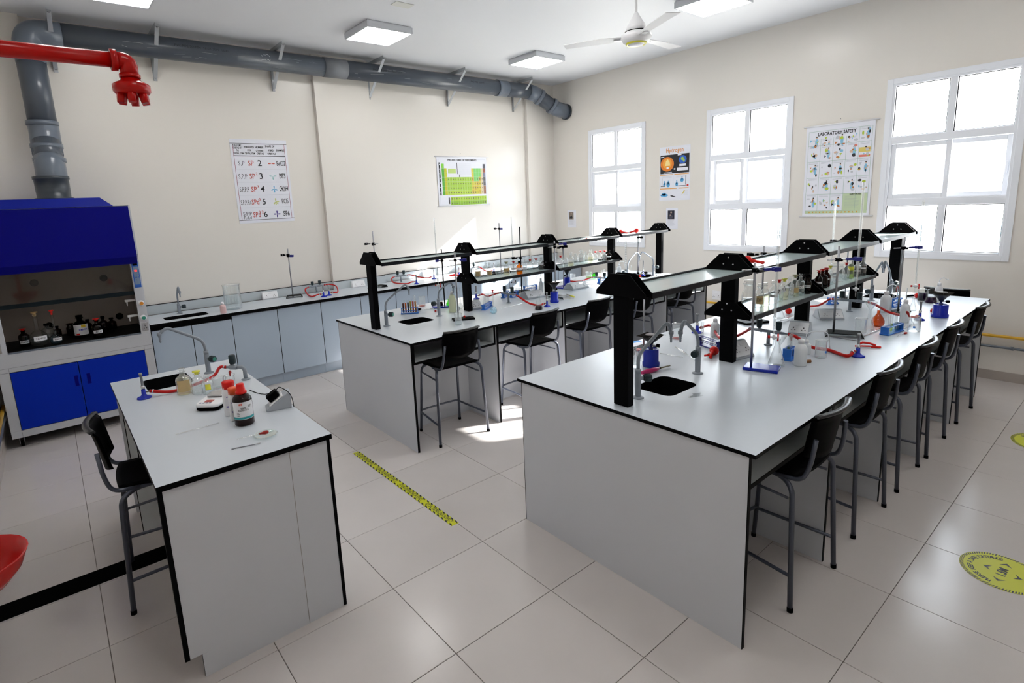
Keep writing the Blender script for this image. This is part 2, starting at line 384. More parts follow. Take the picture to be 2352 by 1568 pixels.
obj('hub_cap', B().lathe([(.072, -.648), (.06, -.664), (.001, -.668)], 24), 'white', hub)
obj('dark_gap', B().lathe([(.096, -.553), (.098, -.560), (.09, -.562)], 24), 'black', hub)
for k in range(3):
    a = math.radians(122+120*k); mx = Matrix.Rotation(a, 4, 'Z')
    bb = B(); n = 9; prev = None
    for i in range(n+1):
        t = i/n; r = .12+.50*t; wd_ = .040+.022*min(1, t*3); tw = .16-.12*t; z = -.60+.004*math.sin(t*3)
        cur = bb._v([mx @ Vector((r, s1*wd_, z+s1*wd_*tw+s2*.003)) for s1, s2 in ((-1, -1), (1, -1), (1, 1), (-1, 1))])
        if prev:
            for q in range(4): bb._f([prev[q], prev[(q+1) % 4], cur[(q+1) % 4], cur[q]])
        else: bb._f(cur[::-1])
        prev = cur
    bb._f(prev); bl = obj('blade', bb, 'white', fan, .002)
    obj('blade_arm', B().box(.08, .19, -.022, .022, -.612, -.600, mx), 'white', bl, .003)
tag(obj('ceiling_patch', B().box(2.95, 3.15, 4.92, 5.04, CZ-.006, CZ-.0005), mat('cream_filler', (.70, .70, .66), .6), bevel=.002), 'small cream rectangular cover plate on the ceiling at the picture top', 'cover plate')

# ------------------------------------------------------------------ big grey extract duct along the back wall
dt = thing('extract_duct', 'big grey plastic extract pipe running under the ceiling from hood to window wall', 'duct', (0, 0, 0))
R_ = .112; PYc, PZc = 6.88, 3.735
obj('elbow', B().tube(arc([(.155, 6.85, 3.45), (.155, PYc, PZc), (.42, PYc, PZc)], .17, 8), R_*1.03, 24), 'lgrey', dt)
obj('straight_pipe', B().cyl((.36, PYc, PZc), (3.02, PYc, PZc), R_, n=28), 'grey', dt)
obj('straight_pipe', B().cyl((3.02, PYc, PZc), (5.97, PYc, PZc), R_, n=28), 'grey', dt)
obj('straight_pipe', B().cyl((5.97, PYc, PZc), (6.50, PYc, PZc), R_, n=28), 'grey', dt)
obj('coupling', B().cyl((3.0, PYc, PZc), (3.30, PYc, PZc), R_*1.035, n=28), mat('pvc_coupling', (.17, .18, .20), .5, noise=.1, nscale=12), dt)
obj('coupling', B().tube([(5.80, PYc, PZc), (5.84, PYc, PZc), (5.85, PYc, PZc), (6.0, PYc, PZc)], R_, 28, rs=[R_*1.08, R_*1.08, R_*1.05, R_*1.05]), 'lgrey', dt)
p1 = Vector((6.62, 6.88, 3.715)); p2 = Vector((6.98, 6.76, 3.485)); p3 = Vector((7.195, 6.72, 3.44))
obj('elbow', B().tube(arc([(6.46, PYc, PZc), p1, p1.lerp(p2, .25)], .12, 6), R_*1.06, 28), 'lgrey', dt)
obj('straight_pipe', B().cyl(p1.lerp(p2, .2), p2, R_, n=28), 'grey', dt)
obj('elbow', B().tube(arc([p1.lerp(p2, .82), p2, p3], .1, 6), R_*1.07, 28), 'lgrey', dt)
for a, k in ((p1.lerp(p2, .24), .03), (p1.lerp(p2, .84), .03)):
    d = (p2-p1).normalized(); obj('socket_ring', B().cyl(a-d*k, a+d*k, R_*1.16, n=28), 'lgrey', dt)
obj('socket_ring', B().cyl((7.165, 6.72, 3.44), (7.20, 6.72, 3.44), R_*1.14, n=28), 'dgrey', dt)
obj('downpipe', B().cyl((.155, 6.85, 3.5), (.155, 6.85, 2.90), R_, n=28), 'grey', dt)
obj('elbow', B().tube(arc([(.155, 6.85, 2.93), (.155, 6.85, 2.82), (.150, 6.76, 2.62)], .08, 5), R_*1.06, 28), 'lgrey', dt)
obj('straight_pipe', B().cyl((.153, 6.80, 2.74), (.148, 6.70, 2.52), R_, n=28), 'grey', dt)
obj('elbow', B().tube(arc([(.149, 6.72, 2.58), (.146, 6.66, 2.47), (.146, 6.655, 2.32)], .06, 5), R_*1.06, 28), 'lgrey', dt)
for z, y, rr in ((2.915, 6.85, 1.12), (2.70, 6.785, 1.13), (2.565, 6.715, 1.13)):
    obj('socket_ring', B().cyl((.152, y, z-.02), (.152, y, z+.02), R_*rr, n=28), 'lgrey', dt)
obj('hood_collar', B().lathe([(.001, 2.20), (.150, 2.20), (.150, 2.215), (.128, 2.22), (.132, 2.38), (.139, 2.385), (.139, 2.41), (.12, 2.412), (.11, 2.36)], 28, (.135, 6.62, 0)), 'dgrey', dt)
b = B()                                                       # scuffs and a paint smear on the pipe
for k in range(26):
    x = random.uniform(.7, 5.7); a = random.uniform(-2.6, -1.2)+PI/2; ln = random.uniform(.03, .22)
    c1 = Vector((x, PYc-math.cos(a)*(R_+.0006), PZc+math.sin(a)*(R_+.0006))); a2 = a+random.uniform(-.15, .15)
    c2 = Vector((x+ln, PYc-math.cos(a2)*(R_+.0006), PZc+math.sin(a2)*(R_+.0006))); b.tube([c1, c2], .0012, 4)
o = obj('scuffs', b, mat('pale_scuff', (.42, .44, .46), .7), dt); o['kind'] = 'stuff'
def cylpatch(x0, x1, a0, a1, jag, nm, m_):
    b = B(); n = 9
    top = []; bot = []
    for i in range(n+1):
        t = i/n; x = x0+(x1-x0)*t; j1, j2 = (random.uniform(-jag, jag) for _ in '12')
        for lst, a in ((top, a1+j1), (bot, a0+j2)): lst.append(b.bm.verts.new((x, PYc-math.cos(a)*(R_+.0008), PZc+math.sin(a)*(R_+.0008))))
    for i in range(n): b._f([bot[i], bot[i+1], top[i+1], top[i]])
    return obj(nm, b, m_, dt, -1)
cylpatch(2.23, 2.33, -.25, .25, .12, 'paint_smear', mat('white_smear', (.62, .64, .66), .7))
tx = Txt()
for (x, s_) in ((1.62, 'PVC PIPE 200MM  16-07-2019  15:41'), (3.85, 'PVC PIPE 200MM  16-07-2019'), (5.35, 'PVC PIPE 200MM')):
    tx.add(s_, lambda a, c_: (x+a, PYc-math.cos(.15+c_/R_)*(R_+.001), PZc+math.sin(.15+c_/R_)*(R_+.001)), .035, 0, 0, align='CENTER')
tx.make('pipe_print', 'ink', dt)
for k, x in enumerate((.34, 1.19, 2.44, 3.72, 5.02, 6.33)):
    br = thing('pipe_bracket', ('steel triangle bracket of the grey pipe beside its left elbow', 'steel triangle bracket, second along the grey pipe from the left', 'steel triangle bracket beside the white smear on the grey pipe', 'steel triangle bracket just right of the pipe coupling left of centre', 'steel triangle bracket, second last before the corner duct bend', 'steel triangle bracket at the duct bend nearest the window wall')[k], 'bracket', (x, 0, 0), 0, 'duct brackets')
    yb = BY-.062 if 2.9 < x < 3.7 else BY
    b = B(); b.box(-.018, .018, 6.60, yb-.003, 3.862, 3.866); b.box(-.018, -.014, 6.60, yb-.003, 3.866, 3.895); obj('top_arm', b, 'bracket', br)
    b = B(); b.box(-.018, .018, yb-.006, yb-.0005, 3.44, 3.88); b.box(-.018, -.014, yb-.035, yb-.006, 3.44, 3.88); obj('wall_leg', b, 'bracket', br)
    b = B(); d1 = Vector((0, yb-.02-6.60, 3.47-3.875)); mx = Matrix.Translation((0, 6.60, 3.875)) @ Matrix.Rotation(math.atan2(d1.z, d1.y), 4, 'X')
    b.box(-.018, .018, 0, d1.length, -.004, 0, mx); obj('brace', b, 'bracket', br)
    obj('bolt', B().cyl((0, yb-.012, 3.47), (0, yb-.006, 3.47), .008, n=8), 'rod', br)
    obj('bolt', B().cyl((0, 6.612, 3.862), (0, 6.608, 3.852), .009, n=8), 'rod', br)

# ------------------------------------------------------------------ wall service pipes, socket, posters
def pipe(nm, label, a, c_, r, m_, cat='pipe', clips=(), ax='y'):
    t = thing(nm, label, cat, (0, 0, 0)); obj('tube', B().cyl(a, c_, r, n=14), m_, t)
    for k in clips:
        p = Vector(a).lerp(Vector(c_), k); off = Vector((.022 if p.x > 3 else -.022, 0, 0))
        b = B(); b.cyl(p-Vector((0, .012, 0)), p+Vector((0, .012, 0)), r*1.5, n=14); b.cyl(p, p+off, r*.7, n=8); obj('pipe_clip', b, 'grey' if m_ == 'gas' and 0 else m_, t)
pipe('gas_pipe', 'yellow gas pipe running low along the window wall', (WX-.035, FY+.05, .455), (WX-.035, 6.3, .455), .015, 'gas', clips=(.1, .36, .62, .9))
pipe('water_pipe', 'grey water pipe below the yellow gas pipe on the window wall', (WX-.03, FY+.05, .345), (WX-.03, 6.3, .345), .012, 'lgrey', clips=(.12, .385, .64, .88))
zz = [atx(4, 950, LX+.04).z, atx(4, 972, LX+.04).z]
pipe('gas_pipe', 'yellow gas pipe on the left wall ending beside the fume hood', (LX+.042, FY+.1, .362), (LX+.042, 6.56, .362), .016, 'gas', clips=(.2, .6))
pipe('water_pipe', 'grey water pipe under the yellow pipe on the left wall', (LX+.042, FY+.1, .305), (LX+.042, 6.53, .305), .015, 'lgrey', clips=(.22, .62))
def socket_plate(parent, mx, w=.146, h=.086, twin=2, m_='white'):
    s = obj('socket_plate', B().box(-w/2, w/2, -h/2, h/2, 0, .008, mx), m_, parent, .003)
    b = B()
    for k in range(twin):
        cx = (k-.5*(twin-1))*w/2*1.05
        for dx, dy, a, c_ in ((0, -.004, .0035, .005), (-.011, -.022, .0045, .0025), (.011, -.022, .0045, .0025)):
            b.box(cx+dx-a, cx+dx+a, dy-c_, dy+c_, .0078, .0086, mx)
    obj('pin_holes', b, 'ink', s)
    b = B()
    for k in range(twin):
        cx = (k-.5*(twin-1))*.026; b.box(cx-.009, cx+.009, .014, .032, .008, .012, mx)
    obj('rocker_switch', b, m_, s, .001)
    return s
t = thing('wall_socket', 'white wall socket low on the window wall between the two long benches', 'socket', (WX, 3.94, .56))
socket_plate(t, Matrix.Rotation(-PI/2, 4, 'Y') @ Matrix.Rotation(-PI/2, 4, 'Z'), .13, .13)
# --- posters
def chartframe(y): return lambda x, z, t=0: Vector((x, y-t, z))
def qd(b, fn, x0, x1, z0, z1, t):
    b.quad([fn(x0, z0, t), fn(x1, z0, t), fn(x1, z1, t), fn(x0, z1, t)])
def disc(b, fn, x, z, rx, rz, t, n=14, a0=0, a1=2*PI):
    b._f(b._v([fn(x+rx*math.cos(a0+(a1-a0)*i/n), z+rz*math.sin(a0+(a1-a0)*i/n), t) for i in range(n)]))
def lobe(b, fn, x, z, ang, ln, wd_, t):
    pts = []
    for i in range(10):
        a = 2*PI*i/10; u = ln/2*(1+math.cos(a)); v = wd_*math.sin(a)*(.35+.65*u/ln)
        pts.append(fn(x+u*math.cos(ang)-v*math.sin(ang), z+u*math.sin(ang)+v*math.cos(ang), t))
    b._f(b._v(pts))
# 1 handwritten chart
t = thing('wall_chart', 'white handwritten chart of SP hybrid orbitals on the wall right of the fume hood', 'poster', (0, 0, 0))
cx0, cx1, cz0, cz1 = 1.855, 2.52, 1.875, 2.865; W_, H_ = cx1-cx0, cz1-cz0
obj('sheet', B().box(cx0, cx1, BY-.004, BY-.001, cz0, cz1), 'paper', t)
fn = lambda x, z, d=.0055: Vector((cx0+x*W_, BY-d, cz0+z*H_))
b = B()
for z in (.945, .035): qd(b, fn, .0, 1, z, z+.005, .0055)
qd(b, fn, .04, .955, .80, .808, .0055)
obj('ruled_line', b, 'ink', t)
b = B()
for x in (.045, .95): qd(b, fn, x, x+.006, .04, .945, .0055)
obj('ruled_line', b, mat('crimson_marker', (.35, .03, .08), .6), t)
b = B()
for z in (.645, .49, .335, .185): qd(b, fn, .05, .95, z, z+.0015, .0055)
obj('ruled_line', b, mat('faint_line', (.5, .52, .58), .6), t)
T1 = Txt(); f2 = lambda a, c_: Vector((cx0+a, BY-.006, cz0+c_))
for s_, x, z, w_ in (('PURE ATOMIC', .12, .925, .15), ('ORBITALS OF', .12, .895, .14), ('THE', .12, .865, .04), ('CENTRAL ATOM', .13, .832, .17), ('HYBRIDIZATION', .32, .905, .17), ('OF THE', .32, .868, .07), ('CENTRAL ATOM', .325, .832, .17), ('NUMBER', .50, .905, .15), ('OF HYBRID', .50, .865, .13), ('ORBITALS', .51, .832, .13), ('SHAPE OF', .69, .92, .17), ('HYBRID', .70, .872, .10), ('ORBITALS', .71, .832, .15), ('EXAMPLE', .87, .875, .15)):
    T1.add(s_, f2, .032, x*W_, z*H_, w_*W_, .0006)
for k, (a, n_, e) in enumerate((('S,P', '2', 'BeCl\u2082'), ('S,P,P', '3', 'BF\u2083'), ('S,P,P,P', '4', 'CH\u2084,NH\u2084'), ('S,P,P,P,d', '5', 'PCl\u2085'), ('S,P,P', '6', 'SF\u2086'))):
    z = (.715-.155*k)*H_
    T1.add(a, f2, .075 if k < 4 else .06, .155*W_, z+(0 if k < 4 else .018), (.11, .15, .16, .18, .15)[k]*W_); T1.add(n_, f2, .10, .475*W_, z, None, .0008)
    T1.add(e.replace('\u2082', '2').replace('\u2083', '3').replace('\u2084', '4').replace('\u2085', '5').replace('\u2086', '6'), f2, .085, .86*W_, z, (.16, .11, .16, .12, .12)[k]*W_, .0008)
T1.add('P,d,d', f2, .05, .155*W_, .066*H_, .13*W_); T1.make('lettering', 'ink', t)
T1 = Txt()
for k, (a, s_) in enumerate((('SP', ''), ('SP', '2'), ('SP', '3'), ('SPd', '3'), ('SPd', '3 2'))):
    z = (.715-.155*k)*H_; T1.add(a, f2, .085, .32*W_, z, (.10 if k < 3 else .13)*W_, .0006)
    if s_: T1.add(s_, f2, .045, .40*W_, z+.03, None, .0004)
T1.make('lettering', mat('red_marker', (.55, .08, .06), .6), t)
for k, (m_, angs) in enumerate(((colm(.75, .15, .12), (0, 180)), (colm(.35, .62, .62), (10, 170, 270)), (colm(.15, .48, .75), (90, 200, 340, 270)), (colm(.62, .66, .25), (90, 270, 230, 310, 0)), (colm(.05, .02, .28), (0, 90, 180, 270)))):
    b = B(); z = .715-.155*k
    for a in angs: lobe(b, lambda x, q, d: Vector((cx0+x, BY-d, cz0+q)), .685*W_, z*H_, math.radians(a), .042, .010, .006)
    obj('orbital_drawing', b, m_, t)
# 2 periodic table
t = thing('wall_chart', 'green periodic table chart hanging on the back wall', 'poster', (0, 0, 0))
a0, a1, z0, z1 = 4.745, 5.705, 1.965, 2.705; W_, H_ = a1-a0, z1-z0
obj('sheet', B().box(a0, a1, BY-.008, BY-.006, z0, z1), 'paper', t)
for z in (z0, z1): obj('hanging_rail', B().cyl((a0-.03, BY-.009, z), (a1+.03, BY-.009, z), .0085, n=10), 'white', t)
obj('nail', B().cyl((a0+W_*.47, BY, z1+.045), (a0+W_*.47, BY-.015, z1+.047), .004, n=6), 'rod', t)
fn = lambda x, z, d: Vector((a0+x*W_, BY-.0085-d, z0+z*H_))
def cells(colfn, nm='element_cell'):
    by = {}
    for r in range(7):
        for c_ in range(18):
            if r == 0 and 0 < c_ < 17 or r in (1, 2) and 1 < c_ < 12: continue
            by.setdefault(colfn(r, c_), []).append((c_, r))
    for r in (7.4, 8.4):
        for c_ in range(3, 18): by.setdefault((.42, .62, .04) if r < 8 else (.28, .52, .02), []).append((c_, r))
    return by
def pc(r, c_):
    if c_ == 17: return (.10, .10, .12) if r in (0, 3, 4) else ((.30, .10, .06) if r == 1 else (.20, .20, .30) if r == 2 else (.35, .15, .08))
    if c_ == 0: return (.10, .42, .03) if r > 0 else (.22, .62, .05)
    if c_ == 1: return (.55, .55, .02)
    if c_ == 16: return (.72, .62, .42)
    if c_ >= 12: return (.62, .45, .05) if (c_+r) % 3 == 0 and r > 2 else ((.22, .62, .16) if r < 4 and c_ > 12 else (.66, .58, .06))
    return (.40, .62, .06) if r < 6 else (.48, .66, .06)
X0, X1, Z0, Z1 = .085, .965, .045, .90
for col_, lst in cells(pc).items():
    b = B()
    for c_, r in lst:
        x = X0+(X1-X0)*c_/18; z = Z1-(Z1-Z0)*(r+1)/9.4-.04
        qd(b, fn, x+.001, x+(X1-X0)/18-.001, z, z+(Z1-Z0)/9.4-.003, .0006)
    obj('element_cells', b, colm(*col_), t)
b = B(); random.seed(3)
for c_ in range(2, 18):
    for r in (3, 4, 5, 6, 7.4, 8.4):
        x = X0+(X1-X0)*(c_+.5)/18; z = Z1-(Z1-Z0)*(r+.5)/9.4-.04
        disc(b, fn, x, z, random.uniform(.006, .013), random.uniform(.008, .02), .0011, 7, random.random())
o = obj('element_pictures', b, colm(.14, .12, .08), t); o['kind'] = 'stuff'
b = B(); qd(b, fn, .035, .062, .22, .88, .0006); qd(b, fn, .19, .215, .04, .17, .0006); qd(b, fn, .385, .395, .65, .88, .0006); qd(b, fn, .425, .435, .58, .64, .0006)
obj('black_index_bar', b, 'ink', t)
b = B(); qd(b, fn, .21, .36, .66, .755, .0006); obj('key_box', b, colm(.5, .65, .2), t)
b = B()
for k in range(12): qd(b, fn, .41, .67, .86-.02*k, .8615-.02*k, .0006)
for x0_, x1_, q0, q1 in ((.03, .97, .945, .9475), (.03, .97, .035, .0365), (.03, .032, .035, .945), (.968, .97, .035, .945)): qd(b, fn, x0_, x1_, q0, q1, .0006)
obj('small_print', b, colm(.42, .44, .5), t)
Txt().add('PERIODIC TABLE OF THE ELEMENTS', lambda x, y: Vector((a0+x, BY-.0095, z0+y)), .038, .5*W_, .93*H_, .58*W_, .001).make('lettering', 'ink', t)
b = B()
for r in range(7): disc(b, fn, .0485, .84-.092*r, .006, .016, .0012, 8)
obj('index_numbers', b, 'paper', t)
# 3 hydrogen poster on the window wall (a = along -y)
def wfn(ya, z0, W_, H_, d0=.002): return lambda x, z, d=0: Vector((WX-d0-d, ya-x*W_, z0+z*H_))
t = thing('poster', 'Hydrogen poster with an orange sun between the first two windows', 'poster', (0, 0, 0))
W_, H_ = .50, .765; ya, zb = 4.885, 1.895; fn = wfn(ya, zb, W_, H_)
obj('sheet', B().box(WX-.002, WX-.0008, ya-W_, ya, zb, zb+H_), 'paper', t)
b = B(); qd(b, fn, .03, .97, .505, .85, .0006); obj('black_panel', b, 'ink', t)
b = B(); disc(b, fn, .26, .68, .22, .135, .0012, 24); obj('sun_picture', b, colm(.80, .22, .02), t)
b = B(); disc(b, fn, .26, .69, .15, .095, .0016, 20); obj('sun_picture', b, colm(.9, .38, .05), t)
b = B(); b._f(b._v([fn(x, z, .002) for x, z in ((.19, .65), (.36, .65), (.34, .72), (.28, .77), (.22, .74))])); obj('sun_core', b, colm(.95, .75, .30), t)
b = B(); disc(b, fn, .76, .745, .125, .075, .0012, 22); obj('earth_picture', b, colm(.02, .12, .55), t)
b = B(); disc(b, fn, .75, .76, .05, .035, .0016, 7); disc(b, fn, .80, .725, .035, .03, .0016, 6); obj('earth_land', b, colm(.35, .55, .10), t)
b = B()
for q in ((.05, .16, .805, .825), (.60, .72, .825, .845), (.66, .86, .625, .665), (.58, .94, .545, .60), (.24, .31, .59, .625), (.14, .42, .515, .53), (.48, .53, .57, .595)): qd(b, fn, *q, .002)
obj('caption_box', b, 'paper', t)
b = B()
for q in ((.02, .46, .475, .49), (.50, .96, .475, .49), (.02, .58, .215, .232), (.64, .96, .215, .232)): qd(b, fn, *q, .0006)
obj('orange_band', b, colm(.80, .40, .12), t)
b = B()
for x, z, r1, r2 in ((.17, .30, .04, .028), (.30, .30, .06, .05), (.58, .30, .045, .035), (.75, .37, .055, .035)): disc(b, fn, x, z, r1, r2, .001, 14); qd(b, fn, x-.015, x+.015, z, z+.07, .001)
disc(b, fn, .17, .10, .13, .03, .001, 14); disc(b, fn, .16, .12, .07, .03, .001, 12)
obj('blue_drawing', b, colm(.10, .40, .72), t)
b = B()
for q in ((.09, .10, .28, .42), (.05, .20, .265, .275), (.86, .875, .28, .45), (.52, .88, .265, .272)): qd(b, fn, *q, .0014)
for i, (x, z) in enumerate(((.42, .085), (.46, .075), (.50, .07))): disc(b, fn, x, z, .05, .008, .0014, 8)
obj('dark_drawing', b, 'ink', t)
b = B(); disc(b, fn, .93, .27, .035, .02, .0014, 10); obj('red_drawing', b, colm(.6, .03, .03), t)
b = B(); b._f(b._v([fn(x, z, .001) for x, z in ((.74, .10), (.79, .12), (.86, .19), (.80, .17))])); obj('flame_drawing', b, colm(.75, .6, .1), t)
b = B()
for k in range(9): qd(b, fn, .08+.48*(k % 2), .42+.48*(k % 2), .455-.004*k, .4565-.004*k, .0006)
for k in range(6): qd(b, fn, .80, .95, .17-.015*k, .172-.015*k, .0006)
qd(b, fn, .47, .472, .26, .46, .0006)
obj('small_print', b, colm(.5, .5, .55), t)
Txt().add('Hydrogen', lambda x, y: Vector((WX-.0032, ya-x, zb+y)), .085, .5*W_, .925*H_, .56*W_, .001).make('lettering', colm(.75, .30, .06), t)
# 4 laboratory safety
t = thing('wall_chart', 'LABORATORY SAFETY chart of small drawings between the second and third windows', 'poster', (0, 0, 0))
W_, H_ = .70, 1.04; ya, zb = 2.865, 1.645; fn = wfn(ya, zb, W_, H_, .008)
obj('sheet', B().box(WX-.009, WX-.007, ya-W_, ya, zb, zb+H_), 'paper', t)
for z in (zb, zb+H_): obj('hanging_rail', B().cyl((WX-.01, ya+.03, z), (WX-.01, ya-W_-.04, z), .009, n=10), 'white', t)
obj('nail', B().cyl((WX, ya-.5*W_, zb+H_+.05), (WX-.015, ya-.5*W_, zb+H_+.052), .004, n=6), 'rod', t)
GX = [.04, .23, .42, .61, .79, .965]; GZ = [.06, .245, .43, .61, .785, .94]
b = B()
for x in GX: qd(b, fn, x-.002, x+.002, .06, .94 if x in (GX[0], GX[4], GX[5]) else .86, .0015)
for z in GZ: qd(b, fn, .04, .965, z-.0015, z+.0015, .0015)
obj('grid_line', b, colm(.30, .45, .36), t)
b = B(); qd(b, fn, GX[3]+.003, GX[5]-.003, GZ[0]+.002, GZ[1]-.002, .0012); qd(b, fn, .04, .965, .03, .058, .0012); obj('green_box', b, colm(.55, .66, .42), t)
random.seed(12)
pal = {'blue': (colm(.25, .52, .72), []), 'green': (colm(.48, .60, .05), []), 'skin': (colm(.70, .48, .34), []), 'dark': ('ink', []), 'brown': (colm(.55, .20, .06), []), 'grey': (colm(.55, .57, .62), [])}
keys = list(pal)
for i in range(5):
    for j in range(5):
        if j == 0 and i > 2: continue
        cxx, czz = (GX[i]+GX[i+1])/2, (GZ[j]+GZ[j+1])/2-(.035 if j == 4 and i < 4 else 0)
        for q in range(7):
            k = keys[(q+i*2+j*3) % 6]
            pal[k][1].append((cxx+random.uniform(-.06, .06), czz+random.uniform(-.06, .045), random.uniform(.008, .032), random.uniform(.006, .022), random.choice((3, 5, 8, 8))))
        if (i+j) % 2 == 0:                                    # little standing figures in lab coats
            pal['blue'][1].append((cxx+.03, czz-.01, .025, .045, 8)); pal['skin'][1].append((cxx+.03, czz+.045, .012, .010, 8)); pal['dark'][1].append((cxx+.03, czz+.053, .012, .007, 8))
for k, (m_, lst) in pal.items():
    b = B()
    for z_, (x, z, r1, r2, n) in enumerate(lst): disc(b, fn, x, z, r1, r2, .0014+.00005*(keys.index(k)), n, random.random())
    o = obj('drawing', b, m_, t); o['kind'] = 'stuff'
b = B(); qd(b, fn, .80, .955, .675, .725, .0013); obj('yellow_table', b, colm(.72, .58, .15), t)
b = B(); qd(b, fn, .80, .955, .625, .648, .0013); qd(b, fn, .73, .77, .74, .765, .002); obj('red_table', b, colm(.75, .22, .16), t)
b = B()
for i in range(5):
    for j in range(5):
        if j == 0 and i > 2: continue
        for q in (0, .012): qd(b, fn, GX[i]+.02, GX[i+1]-.03, GZ[j+1]-.012-q-(.08 if j == 4 and i < 4 else 0), GZ[j+1]-.0095-q-(.08 if j == 4 and i < 4 else 0), .0013)
for q in range(11): qd(b, fn, .64, random.uniform(.78, .86), .215-.013*q, .217-.013*q, .0016)
obj('small_print', b, colm(.40, .42, .46), t)
b = B()
for q in range(14):
    x = .11+.055*q
    if q % 3: qd(b, fn, x-.010, x+.010, .037, .052, .0017)
    else: b._f(b._v([fn(x-.013, .036, .0017), fn(x+.013, .036, .0017), fn(x, .054, .0017)]))
obj('hazard_symbols', b, colm(.70, .38, .05), t)
Txt().add('LABORATORY SAFETY', lambda x, y: Vector((WX-.0105, ya-x, zb+y)), .052, .46*W_, .905*H_, .56*W_, .0016).add('SAFETY RULES', lambda x, y: Vector((WX-.0105, ya-x, zb+y)), .018, .79*W_, .235*H_, None, .0006).make('lettering', 'ink', t)
# 5, 6 two small printed pages with a dark photo
for ya, zb, lb, bgc in ((6.745, 1.49, 'small printed page with a photo of a person in the corner beside the first window', (.25, .20, .17)), (4.765, 1.48, 'small printed page with a dark photo of a person below the Hydrogen poster', (.01, .012, .03))):
    t = thing('printed_page', lb, 'printed page', (0, 0, 0), 0, 'printed pages with a portrait photo'); W_, H_ = .195, .305; fn = wfn(ya, zb, W_, H_)
    obj('sheet', B().box(WX-.002, WX-.0008, ya-W_, ya, zb, zb+H_), 'paper', t)
    b = B(); qd(b, fn, .15, .72, .47, .88, .0006); obj('photo', b, colm(*bgc), t)
    b = B(); disc(b, fn, .44, .79, .065, .05, .0011, 10); disc(b, fn, .36, .66, .04, .03, .0011, 8); obj('photo_face', b, 'skin', t)
    b = B(); disc(b, fn, .42, .58, .16, .09, .0010, 10); obj('photo_clothes', b, colm(.02, .02, .03) if bgc[0] > .1 else colm(.06, .06, .09), t)
    b = B()
    for k in range(10): qd(b, fn, .15, random.uniform(.55, .85), .43-.03*k, .435-.03*k, .0006)
    obj('small_print', b, colm(.35, .36, .4), t)

# ------------------------------------------------------------------ furniture
def rrect(x0, x1, y0, y1, r, k=5):
    out = []
    for cx, cy, a in ((x1-r, y1-r, 0), (x0+r, y1-r, 90), (x0+r, y0+r, 180), (x1-r, y0+r, 270)):
        for i in range(k+1): t = math.radians(a+90*i/k); out.append((cx+r*math.cos(t), cy+r*math.sin(t)))
    return out
def slab(name, parent, x0, x1, y0, y1, z0, z1, holes=(), m=('black', 'lam')):
    b = B(); bm = b.bm; loops = [[(x0, y0), (x1, y0), (x1, y1), (x0, y1)]]+[h for h in holes]
    for z, mi in ((z1, 1), (z0, 0)):
        es = []
        for lp in loops:
            vs = [bm.verts.new((x, y, z)) for x, y in lp]
            es += [bm.edges.new((vs[i], vs[(i+1) % len(vs)])) for i in range(len(vs))]
        r = bmesh.ops.triangle_fill(bm, use_beauty=True, use_dissolve=False, edges=es)
        for g in r['geom']:
            if isinstance(g, bmesh.types.BMFace): g.material_index = mi
    for lp in loops:
        vs0 = [bm.verts.new((x, y, z0)) for x, y in lp]; vs1 = [bm.verts.new((x, y, z1)) for x, y in lp]
        for i in range(len(lp)): bm.faces.new([vs0[i], vs0[(i+1) % len(lp)], vs1[(i+1) % len(lp)], vs1[i]])
    bmesh.ops.remove_doubles(bm, verts=bm.verts, dist=1e-5)
    return obj(name, b, m, parent)
def basin(parent, x0, x1, y0, y1, z1=.928, dep=.17):
    b = B(); r = .05
    lp = [rrect(x0, x1, y0, y1, r), rrect(x0+.01, x1-.01, y0+.01, y1-.01, r), rrect(x0+.02, x1-.02, y0+.02, y1-.02, r)]
    zs = [z1, z1-dep*.5, z1-dep]; prev = None
    for l_, z in zip(lp, zs):
        cur = b._v([Vector((x, y, z)) for x, y in l_])
        if prev:
            for i in range(len(cur)): b._f([prev[i], prev[(i+1) % len(cur)], cur[(i+1) % len(cur)], cur[i]], True)
        prev = cur
    b._f(prev); s = obj('sink_basin', b, 'black', parent)
    obj('drain', B().cyl(((x0+x1)/2, (y0+y1)/2, z1-dep+.001), ((x0+x1)/2, (y0+y1)/2, z1-dep+.004), .025, n=16), 'steel', s)
    return s
PXS = [2.19, 3.24, 4.33, 5.44, 6.46]; BX0, BX1 = 2.10, 6.50
